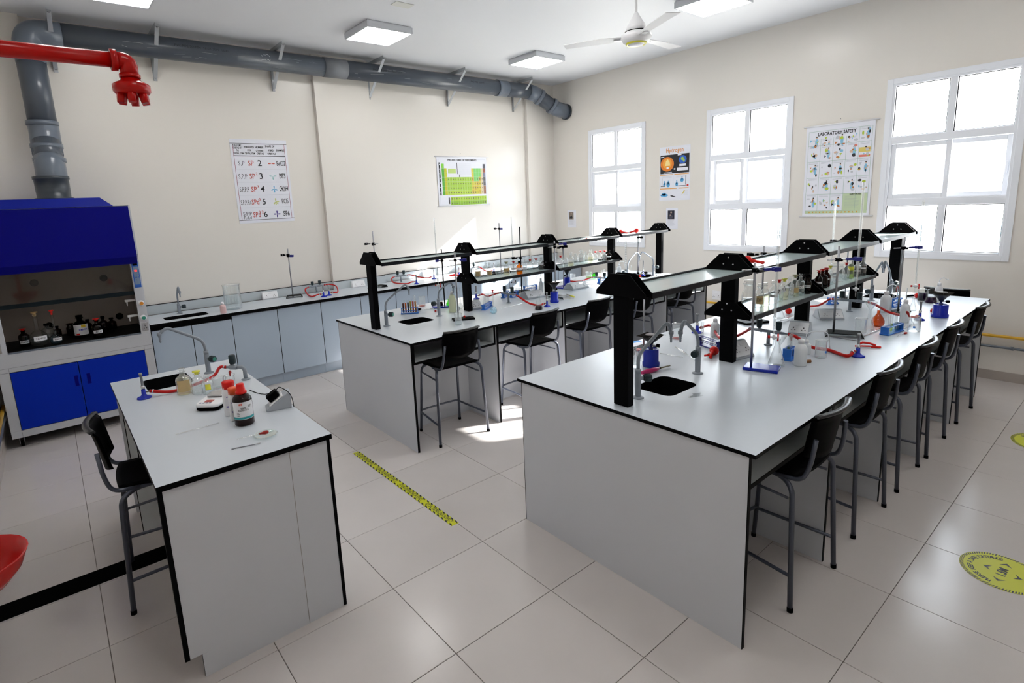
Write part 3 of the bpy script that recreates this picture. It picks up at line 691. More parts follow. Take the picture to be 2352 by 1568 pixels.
def long_bench(y0, y1, label, extra, PXS=PXS):
    t = thing('lab_bench', label, 'bench', (0, 0, 0), 0, 'long laboratory island benches'); yc = (y0+y1)/2
    sinks = [(2.44, 2.73, yc-.11, yc+.13), (6.0, 6.30, yc-.11, yc+.13)]
    slab('worktop', t, BX0, BX1, y0, y1, .912, .93, [rrect(*s, .05) for s in sinks])
    for s in sinks: basin(t, *s)
    bays = [2.125+.872*i for i in range(6)]; bays[-1] = 6.478
    def wall_panel(nm, x0, x1, yy0, yy1, z0, z1, edge, m_='panel'):
        p = obj(nm, B().box(x0, x1, yy0, yy1, z0, z1), m_, t)
        return p
    for k, x in enumerate((BX0+.018, BX1-.018)):
        p = wall_panel('end_panel', x-.009, x+.009, y0+.03, y1-.03, 0, .912, 0)
        for yy in (y0+.027, y1-.03): obj('edge_band', B().box(x-.0095, x+.0095, yy, yy+.0035, .001, .911), 'black', p)
        # faint bead under the worktop
    for side, ya, yb in ((0, y0+.03, y0+.50), (1, y1-.50, y1-.03)):
        face = ya if side == 0 else yb; inn = yb if side == 0 else ya; s1 = 1 if side == 0 else -1
        for i in range(1, 5):
            x = bays[i]
            p = wall_panel('divider_panel', x-.009, x+.009, min(ya, yb), max(ya, yb), 0, .912, 1)
            obj('edge_band', B().box(x-.0095, x+.0095, face-.002 if s1 > 0 else face-.0015, face+.0015 if s1 > 0 else face+.002, .001, .911), 'black', p)
        p = wall_panel('back_panel', bays[0]+.01, bays[-1]-.01, inn-.009, inn+.009, .0, .912, 0)
        for i in range(5):
            x0, x1 = bays[i]+.0095, bays[i+1]-.0095
            fy0, fy1 = (face+.02, inn-.0095) if s1 > 0 else (inn+.0095, face-.02)
            c_ = obj('storage_box', B().box(x0, x1, fy0, fy1, .737, .753), 'bint', t)
            fe = face+.02*s1
            obj('edge_band', B().box(x0, x1, min(fe-.003*s1, fe), max(fe-.003*s1, fe), .735, .755), 'black', c_)
            [obj('box_side', B().box(q, q+.016, fy0, fy1, .753, .905), 'bint', c_) for q in (x0, x1-.016)]
            b = B()
            for xx in (x0+.0005, x1-.0165): b.box(xx, xx+.017, min(fe-.003*s1, fe), max(fe-.003*s1, fe), .755, .896)
            b.box(x0, x1, min(fe-.003*s1, fe), max(fe-.003*s1, fe), .896, .911)
            obj('edge_band', b, 'black', c_)
    # the black reagent rack standing along the middle is a thing of its own
    rk = thing('reagent_rack', extra, 'rack', (0, yc, 0), 0, 'black reagent racks')
    for i, x in enumerate(PXS):
        lower = 1 <= i <= 3
        b = B(); b.box(x-.024, x+.024, -.045, .045, .9305, 1.60); po = obj('post', b, 'rack', rk, .003)
        for hi, z in ((1, 1.50),)+(((0, 1.215),) if lower else ()):
            for s in (-1, 1):
                poly = [(-.15, z), (-.15, z+.022), (-.058, z+.112), (.058, z+.112), (.15, z+.022), (.15, z)]
                if not hi: poly = [(-.15, z), (-.15, z+.022), (-.055, z+.10), (.055, z+.10), (.15, z+.022), (.15, z)]
                gp = obj('gusset_plate', B().prism(poly, x+s*.0265-.0025, x+s*.0265+.0025, PYZ), 'rack', rk, .0015)
                b = B()
                for yy, zz in ((0, z+.09), (-.03, z+.05), (.03, z+.05)):
                    b.cyl((x+s*.029, yy, zz), (x+s*.031, yy, zz), .0048, n=8)
                if i: obj('screw', b, 'steel', gp)
                else: b.bm.free()
    for i in range(4):
        for z in ((1.50, 1.215) if i in (1, 2) else (1.50,)):
            x0, x1 = PXS[i]+.030, PXS[i+1]-.030
            sh = obj('shelf', B().box(x0, x1, -.138, .138, z+.006, z+.013), 'shelf', rk)
            b = B(); b.box(x0, x1, -.150, -.138, z-.006, z+.024); b.box(x0, x1, .138, .150, z-.006, z+.024)
            obj('edge_rail', b, 'rack2' if z > 0 else 'rack', sh, .002)
    return t
B3 = long_bench(.96, 2.41, 'long white laboratory bench at the right front with its end panel facing the camera', 'black post rack standing on the right front bench')
B2 = long_bench(3.655, 5.08, 'long white laboratory bench in the middle of the room parallel to the wall counter', 'black post rack standing on the middle bench', [2.168, 3.19, 4.33, 5.44, 6.46])
# --- demonstration bench at the left front
t = thing('lab_bench', 'short white demonstration bench at the left front holding the scale and amber bottle', 'bench', (0, 0, 0), 0)
slab('worktop', t, .195, .93, 2.44, 4.32, .905, .93, [rrect(.36, .62, 3.90, 4.20, .04)]); basin(t, .36, .62, 3.90, 4.20)
y = 2.452
p = obj('end_panel', B().prism([(.212, .115), (.262, .115), (.262, 0), (.915, 0), (.915, .905), (.212, .905)], y, y+.018, PXZ), 'panel', t)
obj('edge_band', B().box(.196, .215, y-.002, y+.022, .115, .904), 'black', p)
obj('edge_band', B().box(.905, .921, y-.0025, y+.02, .002, .904), 'black', p)
obj('panel_joint', B().box(.7265, .7285, y-.0008, y+.001, 0, .905), mat('joint_line', (.25, .24, .21), .8), p)
obj('plinth_block', B().box(.262, .285, y-.0012, y+.02, .001, .115), 'panel', p)
b = B(); b.prism([(.905, .905), (.93, .905), (.93, .88)], y, y+.018, PXZ)
obj('end_panel', B().box(.212, .915, 4.28, 4.298, 0, .905), 'panel', t)
obj('side_panel', B().box(.915, .933-.02, y+.02, 4.28, 0, .905), 'panel', t)
obj('back_panel', B().box(.60, .618, y+.02, 4.28, 0, .905), 'panel', t)
for yy in (3.30, 3.97):
    p = obj('divider_panel', B().box(.215, .60, yy-.009, yy+.009, 0 if yy > 3.5 else .75, .905), 'bint', t)
    obj('edge_band', B().box(.2125, .216, yy-.0095, yy+.0095, .001 if yy > 3.5 else .75, .904), 'black', p)
obj('storage_shelf', B().box(.23, .60, y+.02, 3.96, .735, .751), 'bint', t)
obj('edge_band', B().box(.226, .2305, y+.02, 3.96, .733, .753), 'black', t)
tag(obj('floor_strip', B().box(LX+.005, .60, 3.545, 3.70, .0005, .004), mat('black_floor_tape', (.003, .003, .003), .8, spec=0)), 'wide black strip across the floor from the left wall under the front bench', 'floor strip')

# --- wall counter
ct = thing('wall_counter', 'long white wall counter top with a black front edge under the grey pipe', 'counter', (0, 0, 0))
slab('worktop', ct, .70, WX-.004, 6.40, BY-.065, .90, .93, [rrect(.86, 1.28, 6.535, 6.76, .04)]); basin(ct, .86, 1.28, 6.535, 6.76, .928)
b = B(); b.box(.70, 2.93, BY-.022, BY-.0015, .93, 1.035); b.box(3.69, 6.58, BY-.022, BY-.0015, .93, 1.035); b.box(2.92, 3.70, BY-.084, BY-.0625, .93, 1.035); b.box(6.57, WX-.004, BY-.084, BY-.0625, .93, 1.035)
bs = obj('backsplash', b, mat('backsplash_laminate', (.52, .57, .60), .35), ct)
b = B(); b.box(.70, 2.93, BY-.024, BY-.0015, 1.035, 1.041); b.box(3.69, 6.58, BY-.024, BY-.0015, 1.035, 1.041); b.box(2.92, 3.70, BY-.086, BY-.0625, 1.035, 1.041); b.box(6.57, WX-.004, BY-.086, BY-.0625, 1.035, 1.041)
obj('edge_band', b, 'black', bs)
cabx = [.70, 1.07, 1.47, 1.965, 2.485, 3.01, 3.52, 4.02, 4.52, 5.03, 5.53, 6.05, 6.62, 7.19]
names = ['left door pair with the sink, beside the fume hood', 'second left below the counter sink']
for i in range(len(cabx)-1):
    x0, x1 = cabx[i], cabx[i+1]
    if i == 1: continue
    if i == 0: x1 = cabx[2]; lb = 'double-door blue-grey base cabinet under the counter sink beside the fume hood'
    else: lb = {2: 'blue-grey base cabinet right of the sink unit, first of the full-height doors', 3: 'blue-grey base cabinet below the first counter socket and retort stand', 4: 'blue-grey base cabinet below the left pair of counter gas taps', 5: 'blue-grey base cabinet hidden partly by the middle rack first post', 6: 'blue-grey base cabinet seen between the first and second middle rack posts', 7: 'blue-grey base cabinet seen behind the conical flask near the second rack post', 8: 'blue-grey base cabinet seen under the left half of the middle bottle shelf', 9: 'blue-grey base cabinet seen under the orange amber bottle of the middle shelf', 10: 'blue-grey base cabinet seen behind the third middle rack post', 11: 'second last blue-grey base cabinet before the room corner', 12: 'last blue-grey base cabinet touching the room corner'}[i]
    u = thing('base_cabinet', lb, 'cabinet', (0, 0, 0), 0, 'base cabinets under the wall counter')
    fy = 6.43; zt = .895 if i else .862
    obj('carcass', B().box(x0+.001, x1-.001, fy+.019, BY-.08, .12, zt-.03), 'bint', u)
    obj('plinth', B().box(x0+.001, x1-.001, fy+.05, fy+.068, 0, .119), 'sidep', u)
    for a, c_ in (((x0, x1),) if i else ((.70, 1.07), (1.07, 1.47))):
        d = obj('door', B().box(a+.0035, c_-.0035, fy, fy+.018, .125, zt-.006), 'sidep', u, .0015)
        obj('edge_band', B().box(a+.0003, a+.0032, fy+.001, fy+.018, .122, zt), 'black', d)
        obj('edge_band', B().box(c_-.0032, c_-.0003, fy+.001, fy+.018, .122, zt), 'black', d)
    obj('top_rail', B().box(x0+.001, x1-.001, fy-.004 if not i else fy+.006, fy+.018, zt, .8995), 'black', u)

# --- fume hood
hd = thing('fume_hood', 'tall blue and white fume hood at the left with two blue doors', 'fume hood', (0, 0, 0))
hx0, hx1, hy = -.49, .685, 6.33; hb = BY-.09
b = B(); b.box(hx0, hx0+.025, hy+.03, hb, .11, 2.12); b.box(hx1-.025, hx1, hy+.03, hb, .11, 2.12); b.box(hx0+.025, hx1-.025, hb-.02, hb, .11, 2.12); b.box(hx0+.025, hx1-.025, hy+.03, hb-.02, 2.10, 2.12)
obj('carcass', b, 'hoodw', hd)
b = B(); b.box(hx0, hx1, hy, hy+.03, .10, .165); b.box(hx0, hx1, hy, hy+.03, .705, .868)
b.box(hx0, hx0+.075, hy, hy+.03, .165, .705); b.box(hx1-.075, hx1, hy, hy+.03, .165, .705)
b.box(hx0, hx0+.09, hy, hy+.03, .868, 1.60); b.box(hx1-.078, hx1, hy, hy+.03, .868, 1.60)
ff = obj('front_frame', b, 'hoodw', hd, .002)
b = B()
for z in (.705, .745): b.box(hx0+.001, hx1-.001, hy-.0008, hy+.001, z, z+.0016)
for x in (hx0+.075, hx1-.075): b.box(x-.0008, x+.0008, hy-.0008, hy+.001, .10, .745)
obj('panel_joint', b, mat('joint_dark', (.08, .08, .09), .8), ff)
for x in (hx0+.002, hx1-.016): obj('side_cheek', B().prism([(hy+.03, 1.60), (hy-.002, 1.60), (hy-.055, 1.66), (hy-.002, 2.125), (hy+.03, 2.125)], x, x+.014, PYZ), 'hoodw', hd)
obj('sash_front', B().prism([(hy+.03, 2.115), (hy-.012, 2.115), (hy-.075, 1.635), (hy-.03, 1.565), (hy+.03, 1.565)], hx0+.017, hx1-.017, PYZ), 'hoodb', hd, .003)
b = B(); b._f(b._v([Vector(p) for p in ((hx0+.02, hy+.01, 2.12), (hx1-.02, hy+.01, 2.12), (hx1-.02, hb, 2.12), (hx0+.02, hb, 2.12))]))
b2 = [Vector(p) for p in ((hx0+.14, hy+.10, 2.205), (hx1-.22, hy+.10, 2.205), (hx1-.22, hb-.08, 2.205), (hx0+.14, hb-.08, 2.205))]
b3 = [Vector(p) for p in ((hx0+.03, hy+.02, 2.12), (hx1-.13, hy+.02, 2.12), (hx1-.13, hb, 2.12), (hx0+.03, hb, 2.12))]
v1 = b._v(b3); v2 = b._v(b2)
for i in range(4): b._f([v1[i], v1[(i+1) % 4], v2[(i+1) % 4], v2[i]])
b._f(v2); obj('top_cowl', b, 'hoodb2', hd)
for x0, x1 in ((hx0+.078, .068), (.073, hx1-.078)):
    d = obj('door', B().box(x0, x1, hy-.004, hy+.016, .170, .70), 'hoodd', hd, .002)
    h_ = .038 if x0 < 0 else .102
    hh = obj('recessed_handle', B().box(h_-.014+(.0 if x0 < 0 else .03), h_+.014+(.0 if x0 < 0 else .03), hy-.0055, hy-.0035, .475, .575), 'hoodb', d, .001)
obj('work_surface', B().box(hx0+.026, hx1-.026, hy+.032, hb-.022, .855, .875), 'black', hd)
obj('sill', B().box(hx0+.09, hx1-.08, hy-.004, hy+.034, .868, .879), 'lgrey', hd, .002)
obj('back_liner', B().box(hx0+.026, hx1-.026, hb-.028, hb-.021, .875, 2.08), 'hoodi', hd)
for x in (hx0+.026, hx1-.032): obj('side_liner', B().box(x, x+.006, hy+.035, hb-.03, .875, 2.08), 'hoodi', hd)
obj('sash_glass', B().box(hx0+.092, hx1-.08, hy+.018, hy+.023, 1.29, 1.60), 'GS', hd)
obj('sash_rail', B().box(hx0+.090, hx1-.078, hy+.005, hy+.028, 1.262, 1.300), mat('sash_rail_grey', (.012, .018, .022), .7, spec=.05), hd, .003)
b = B()
for x, z in ((-.14, 1.42), (.42, 1.40), (-.09, .98), (.50, .98)): b.tube([(x, hb-.029, z), (x, hb-.036, z)], .035, 16); 
obj('baffle_knob', b, 'black', hd)
cpn = obj('control_panel', B().box(hx1-.068, hx1-.012, hy-.008, hy, 1.33, 1.59), mat('panel_blue', (.02, .12, .50), .35), hd, .002)
obj('panel_face', B().box(hx1-.060, hx1-.018, hy-.0092, hy-.008, 1.36, 1.535), mat('panel_greyblue', (.20, .28, .40), .4), cpn)
obj('display', B().box(hx1-.058, hx1-.020, hy-.0096, hy-.008, 1.545, 1.580), 'black', cpn)
obj('red_digits', B().box(hx1-.052, hx1-.030, hy-.0100, hy-.009, 1.485, 1.503), mat('red_led', (.9, .05, .04), .4, emit=.6), cpn)
b = B()
for r in range(2):
    for c_ in range(3): b.cyl((hx1-.053+.014*c_, hy-.009, 1.455-.024*r), (hx1-.053+.014*c_, hy-.0115, 1.455-.024*r), .0045, n=8)
b.cyl((hx1-.046, hy-.009, 1.405), (hx1-.046, hy-.0115, 1.405), .0045, n=8); obj('key_button', b, mat('key_blue', (.03, .10, .45), .4), cpn)
for z, m_ in ((1.175, mat('orange_cap', (.75, .28, .02), .4)), (1.03, 'knobg')):
    k = obj('valve_knob', B().lathe([(.001, 0), (.026, 0), (.026, .03), (.020, .034), (.020, .045), (.001, .045)], 18), 'white', hd)
    k.matrix_local = Matrix.Translation((hx1-.040, hy, z)) @ Matrix.Rotation(PI/2, 4, 'X')
    obj('cap', B().cyl((0, 0, .045), (0, 0, .048), .017, n=16), m_, k)
for z in (1.20, 1.045):
    o = obj('nozzle_valve', B().cyl((hx1-.035, hy+.10, z), (hx1-.16, hy+.10, z), .012, n=10), 'white', hd)
    obj('nozzle', B().tube([(hx1-.145, hy+.10, z), (hx1-.145, hy+.10, z-.05)], .007, 8, rs=[.008, .004]), 'white', o)
for x, z in ((hx1-.038, .935), (hx0+.03, .93)):
    s = obj('power_socket', B().box(x-.026, x+.026, hy-.006, hy, z-.042, z+.042), 'steel', hd, .002)
    b = B(); b.box(x-.003, x+.003, hy-.0068, hy-.0055, z+.004, z+.02); b.box(x-.014, x-.006, hy-.0068, hy-.0055, z-.016, z-.010); b.box(x+.006, x+.014, hy-.0068, hy-.0055, z-.016, z-.010); obj('pin_holes', b, 'ink', s)
for x in (hx0+.06, hx1-.06):
    for y in (hy+.07, hb-.07):
        c_ = obj('castor', B().cyl((x-.012, y, .028), (x+.012, y, .028), .028, n=14), 'plastic', hd)
        b = B(); b.box(x-.03, x+.03, y-.03, y+.03, .092, .10); b.box(x-.018, x-.014, y-.012, y+.012, .03, .092); b.box(x+.014, x+.018, y-.012, y+.012, .03, .092); obj('fork', b, 'rod', c_)
obj('base_tray', B().box(hx0+.03, hx1-.03, hy+.04, hb-.03, .10, .11), 'black', hd)

# --- emergency shower at the left edge
sh = thing('emergency_shower', 'red emergency shower and eyewash at the left picture edge', 'emergency shower', (-.40, 1.86, 0))
lx = lambda p: Vector(p)-Vector((-.40, 1.86, 0))
zA = 2.435
e0 = at(293, 141, zA); arm0 = lx((-.40, e0.y, zA)); hx = lx(e0)
obj('post', B().cyl((0, 0, 0), (0, 0, zA), .021, n=16), 'shower', sh)
obj('arm', B().cyl((0, hx.y, zA), (hx.x-.012, hx.y, zA), .021, n=18), 'shower', sh)
obj('elbow', B().tube(arc([(0, 0, zA-.05), (0, 0, zA), (.05, hx.y, zA)], .03, 4), .026, 14), 'shower', sh)
el = obj('elbow', B().tube(arc([(hx.x-.032, hx.y, zA), (hx.x, hx.y, zA), (hx.x, hx.y, zA-.042)], .024, 8), .0235, 18), 'shower', sh)
obj('collar', B().cyl((hx.x-.042, hx.y, zA), (hx.x-.026, hx.y, zA), .029, n=18), 'shower', el)
obj('collar', B().cyl((hx.x, hx.y, zA-.046), (hx.x, hx.y, zA-.036), .027, n=18), 'shower', el)
hd_ = obj('shower_head', B().lathe([(.001, zA-.044), (.023, zA-.046), (.027, zA-.054), (.043, zA-.062), (.048, zA-.066), (.048, zA-.083), (.042, zA-.091), (.001, zA-.092)], 28, (hx.x, hx.y, 0)), 'shower', sh)
for k in range(6):
    a = PI/3*k+.3; q = Vector((hx.x+.029*math.cos(a), hx.y+.029*math.sin(a), zA-.086)); q2 = q+Vector((.006*math.cos(a), .006*math.sin(a), -.032))
    obj('nozzle', B().tube([q, q2], .012, 8, rs=[.013, .010]), 'shower', hd_)
bc = lx(at(72, 1268, 1.0)); bc = bc+Vector((-.165, .06, 0))
obj('eyewash_bowl', B().lathe([(.001, .885), (.05, .888), (.10, .912), (.138, .955), (.155, .998), (.158, 1.003), (.152, 1.003), (.134, .96), (.095, .918), (.05, .896), (.001, .893)], 32, (bc.x, bc.y, 0)), 'shower', sh)
obj('bowl_pipe', B().tube(arc([(bc.x, bc.y, .89), (bc.x, bc.y, .80), (0, 0, .80)], .04, 5), .018, 12), 'shower', sh)
obj('drain_pipe', B().tube([(bc.x+.0, bc.y, .80), (bc.x+.0, bc.y, .55)], .018, 12), 'shower', sh)
obj('base_flange', B().cyl((0, 0, 0), (0, 0, .012), .09, n=24), 'shower', sh)

# --- stools
def make_stool():
    t = thing('lab_stool', '', 'stool', (0, 0, 0), 0, 'black lab stools with grey tube legs')
    # seat: slightly dished shell
    def shell(nm, nx, ny, fn, th, m_, par):
        b = B(); g = [[fn(-1+2*i/nx, -1+2*j/ny) for i in range(nx+1)] for j in range(ny+1)]
        top = [b._v(r) for r in g]; bot = [b._v([p+th for p in r]) for r in g]
        for j in range(ny):
            for i in range(nx):
                b._f([top[j][i], top[j][i+1], top[j+1][i+1], top[j+1][i]], True); b._f([bot[j][i], bot[j+1][i], bot[j+1][i+1], bot[j][i+1]], True)
        for i in range(nx):
            b._f([top[0][i], bot[0][i], bot[0][i+1], top[0][i+1]]); b._f([top[ny][i], top[ny][i+1], bot[ny][i+1], bot[ny][i]])
        for j in range(ny):
            b._f([top[j][0], top[j+1][0], bot[j+1][0], bot[j][0]]); b._f([top[j][nx], bot[j][nx], bot[j+1][nx], top[j+1][nx]])
        return obj(nm, b, m_, par)
    def seatf(u, v):
        w_ = .190+.01*v; x = u*w_; y = .0+v*.20-(.02*(u*u) if v > 0 else -.015*u*u)
        z = .665-.012*(1-u*u)*(1-v*v)-(.022*max(0, v-.6)/.4 if v > .6 else 0)-.004*u*u
        return Vector((x, y, z))
    shell('seat', 10, 10, seatf, Vector((0, 0, -.014)), 'plastic', t)
    def backf(u, v):                       # v -1 bottom, 1 top ; concave towards the sitter, faces +y
        w_ = .172-.014*max(0, -v); z = .865+v*.105-(.030*(1-u*u) if v < 0 else 0)*(-v if v < 0 else 0)
        y = -.213-.035*(1-u*u)-.020*v+(-.014 if v > .75 else 0)
        return Vector((u*w_, y, z))
    bk = shell('backrest', 12, 8, backf, Vector((0, -.011, 0)), 'plastic', t)
    b = B(); pts = [backf(-1+2*i/12, 1)+Vector((0, -.004, .002)) for i in range(13)]; b.tube(pts, .015, 10, flat=.6); obj('top_lip', b, mat('glossy_black_lip', (.008, .008, .01), .33, spec=.5), bk)
    for s in (-1, 1):
        obj('leg', B().tube(arc([(s*.245, -.215, 0), (s*.222, -.185, .615), (s*.180, -.12, .640), (s*.175, -.04, .642)], .045, 5), .0125, 10), 'leg', t)
        obj('leg', B().tube(arc([(s*.205, .195, 0), (s*.180, .150, .60), (s*.165, .08, .640)], .04, 5), .0115, 10), 'leg', t)
        obj('backrest_support', B().tube(arc([(s*.188, -.10, .643), (s*.190, -.215, .655), (s*.180, -.240, .74), (s*.163, -.250, .86)], .045, 6), .0105, 10), 'leg', t)
        obj('foot_cap', B().cyl((s*.2455, -.2155, 0), (s*.2443, -.2145, .022), .0142, n=10), 'plastic', t)
        obj('foot_cap', B().cyl((s*.2055, .1955, 0), (s*.2040, .1940, .022), .0132, n=10), 'plastic', t)
        obj('side_stretcher', B().tube([(s*.238, -.208, .175), (s*.234, -.19, .178), (s*.203, .165, .185), (s*.198, .180, .186)], .008, 8, rs=[.006, .009, .009, .006]), 'leg', t)
    obj('front_stretcher', B().tube([(-.196, .178, .200), (-.15, .186, .200), (0, .192, .200), (.15, .186, .200), (.196, .178, .200)], .009, 8), 'leg', t)
    b = B()
    for y in (-.10, .10): b.tube([(-.185, y, .638), (.185, y, .638)], .009, 8)
    obj('seat_frame', b, 'leg', t)
    for s in (-1, 1): obj('upper_stretcher', B().tube([(s*.21, -.165, .555), (s*.19, .135, .565)], .007, 8), 'leg', t)
    return t
st = make_stool(); g_ = 'black lab stools with grey tube legs'
for i, x in enumerate((2.745, 3.585, 4.32, 5.01, 5.89)):
    lb = ('nearest black stool at the right front bench beside the white end panel', 'second black stool from the camera at the right front bench', 'third black stool from the camera, middle of the row of five', 'fourth black stool from the camera at the right front bench', 'farthest black stool at the right front bench near the yellow wall pipe')[i]
    if i == 0: st.location = (x, 1.155, 0); st['label'] = lb; st.rotation_euler.z = -.03
    else: dup(st, (x, 1.165, 0), (-.02, .015, 0, -.01)[i-1], lb, g_)
for i, (x, y, r) in enumerate(((2.56, 3.845, -.06), (3.50, 3.835, .02), (4.30, 3.85, -.02), (5.05, 3.84, .03), (5.92, 3.85, -.03))):
    dup(st, (x, y, 0), r, ('black stool tucked into the first bay of the middle bench near the floor tape', 'black stool at the second bay of the middle bench', 'black stool at the middle bench just left of the front rack post', 'black stool at the middle bench hidden behind the front rack post', 'black stool farthest along the middle bench near the wall socket')[i], g_)
dup(st, (.305, 3.358, 0), -PI/2-.09, 'black stool at the left side of the demonstration bench', g_)
q = atx(2172, 677, 6.62); dup(st, (6.90, q.y, 0), -PI/2, 'black stool between the right bench end and the window wall, only its backrest seen', g_)

# --- floor tape and round stickers
t = thing('floor_tape', 'yellow and black SOCIAL DISTANCING IN EFFECT tape stuck on the floor', 'floor tape', (0, 0, 0))
ty0, ty1, tx0, tx1 = 2.645, 4.07, 1.712, 1.768
obj('vinyl', B().box(tx0, tx1, ty0, ty1, .0004, .0012), 'tapey', t)
b = B(); n = 30; dy = (ty1-ty0)/n
for k in range(n):
    y = ty0+dy*k
    for x0, x1 in ((tx0, tx0+.012), (tx1-.012, tx1)): b.quad([(x0, y, .0016), (x1, y+dy*.35, .0016), (x1, y+dy*.85, .0016), (x0, y+dy*.5, .0016)])
obj('hazard_dashes', b, 'tapek', t)
T1 = Txt()
for k in range(4):
    yc = ty1-(k+.5)*(ty1-ty0)/4+.01
    T1.add('SOCIAL DISTANCING IN EFFECT', lambda a, c_: Vector(((tx0+tx1)/2+c_, yc-a, .0016)), .036, 0, 0, .30, .0006)
T1.make('lettering', 'tapek', t)
def sticker(cx, cy, R, rot, label):
    t = thing('floor_sticker', label, 'floor sticker', (cx, cy, 0), rot, 'round floor stickers')
    obj('vinyl', B().cyl((0, 0, .0004), (0, 0, .0012), R, n=64), 'tapey', t)
    b = B(); n = 84
    for k in range(n):
        a = 2*PI*k/n; da = 2*PI/n*.5; sk = .05
        b.quad([(r*math.cos(q), r*math.sin(q), .0016) for r, q in ((R*.995, a), (R*.995, a+da), (R*.90, a+da+sk), (R*.90, a+sk))])
    obj('hazard_dashes', b, 'tapek', t)
    T1 = Txt(); s_ = 'PLEASE KEEP A SAFE DISTANCE'; n = len(s_)
    for k, ch in enumerate(s_):
        if ch == ' ': continue
        a0 = PI/2+1.35-2.7*k/(n-1)
        T1.add(ch, lambda x, y, a0=a0: Vector(((R*.74+y)*math.cos(a0-x/(R*.74)), (R*.74+y)*math.sin(a0-x/(R*.74)), .0016)), R*.19, 0, 0, None, .0008)
    T1.add('1.5M', lambda x, y: Vector((x, y, .0016)), R*.30, 0, 0, R*.46, .002); T1.make('lettering', 'tapek', t)
    b = B()
    for k in range(4):
        a = PI/2*k; f = lambda r, q: (r*math.cos(a)-q*math.sin(a), r*math.sin(a)+q*math.cos(a), .0016)
        d0 = R*(.46 if k % 2 == 0 else .32)
        b._f(b._v([Vector(f(r, q)) for r, q in ((d0+R*.13, 0), (d0-R*.06, R*.15), (d0+R*.02, 0), (d0-R*.06, -R*.15))]))
    obj('arrow', b, 'tapek', t); return t
q0_, q1_, q2_ = at(2302, 1315, 0), at(2313, 1302, 0), at(2297, 1330, 0); rs_ = math.atan2((q1_-q2_).y, (q1_-q2_).x)
sticker(q0_.x+.004, q0_.y, .170, rs_, 'round yellow floor sticker reading PLEASE KEEP A SAFE DISTANCE 1.5M at the right edge')
sticker(5.63, .40, .215, math.radians(-100), 'round yellow floor sticker just cut by the right picture edge, farther away')

# ------------------------------------------------------------------ laboratory ware: builders
BT = .93
def depth(p): return (Vector(p)-EYE).dot(fw)
def atd(u, v, d): return EYE+ray(u, v)*d
def wpx(p, px): return px*depth(p)/FPX
def st_(u, vb, vt, z=BT): p = at(u, vb, z); return p, up(p, vt)-z
def face(p):                                # angle of the direction from p to the viewer's side of the room
    return math.atan2(-p.y, -p.x)
def patch(name, par, r, z0, z1, a, half, m_, n=8, c=(0, 0), off=.0006):
    b = B(); lo = []; hi = []
    for i in range(n+1):
        t = a-half+2*half*i/n
        for lst, z in ((lo, z0), (hi, z1)): lst.append(b.bm.verts.new((c[0]+(r+off)*math.cos(t), c[1]+(r+off)*math.sin(t), z)))
    for i in range(n): b._f([lo[i], lo[i+1], hi[i+1], hi[i]], True)
    return obj(name, b, m_, par, -1)
def curvetext(par, s, r, z, a, size, m_='ink', w=None, bold=0, name='lettering'):
    fn = lambda x, y: Vector(((r+.0012)*math.cos(a+x/r), (r+.0012)*math.sin(a+x/r), z+y))
    return Txt().add(s, fn, size, 0, 0, w, bold).make(name, m_, par)
def liquid(par, prof, z0, level, m_, n=18, shrink=.94):
    pts = [(r*shrink, z) for r, z in prof if z <= level]
    rr = None
    for (r0, za), (r1, zb) in zip(prof, prof[1:]):
        if za <= level <= zb and zb > za: rr = r0+(r1-r0)*(level-za)/(zb-za)
    if rr: pts.append((rr*shrink, level))
    pts = [(max(r, 1e-4), max(z, z0)) for r, z in pts]; pts.append((1e-4, level))
    return obj('liquid', B().lathe([(1e-4, z0)]+pts, n), L[m_] if isinstance(m_, str) and m_ in L else m_, par)
def stopper(par, kind, rn, z, h, flat=1):
    if kind == 'none': return
    m_ = {'red': 'redp', 'yellow': 'yellow', 'cork': 'cork', 'black': 'plastic', 'glass': 'G', 'white': 'white', 'olive': colm(.40, .38, .22)}[kind]
    if kind == 'glass': prof = [(1e-4, z-h*.5), (rn*.7, z-h*.5), (rn*.85, z), (rn*.6, z+h*.25), (rn*1.25, z+h*.6), (rn*1.2, z+h), (1e-4, z+h)]
    elif kind == 'black': prof = [(1e-4, z-h*.2), (rn*1.25, z-h*.2), (rn*1.3, z+h), (1e-4, z+h)]
    else: prof = [(1e-4, z-h*.5), (rn*.8, z-h*.5), (rn*.95, z+h*.1), (rn*.75, z+h*.5), (rn*1.7, z+h*.62), (rn*1.75, z+h), (1e-4, z+h)]
    return obj('stopper', B().lathe(prof, 16), m_, par)
SZ = 1.2285
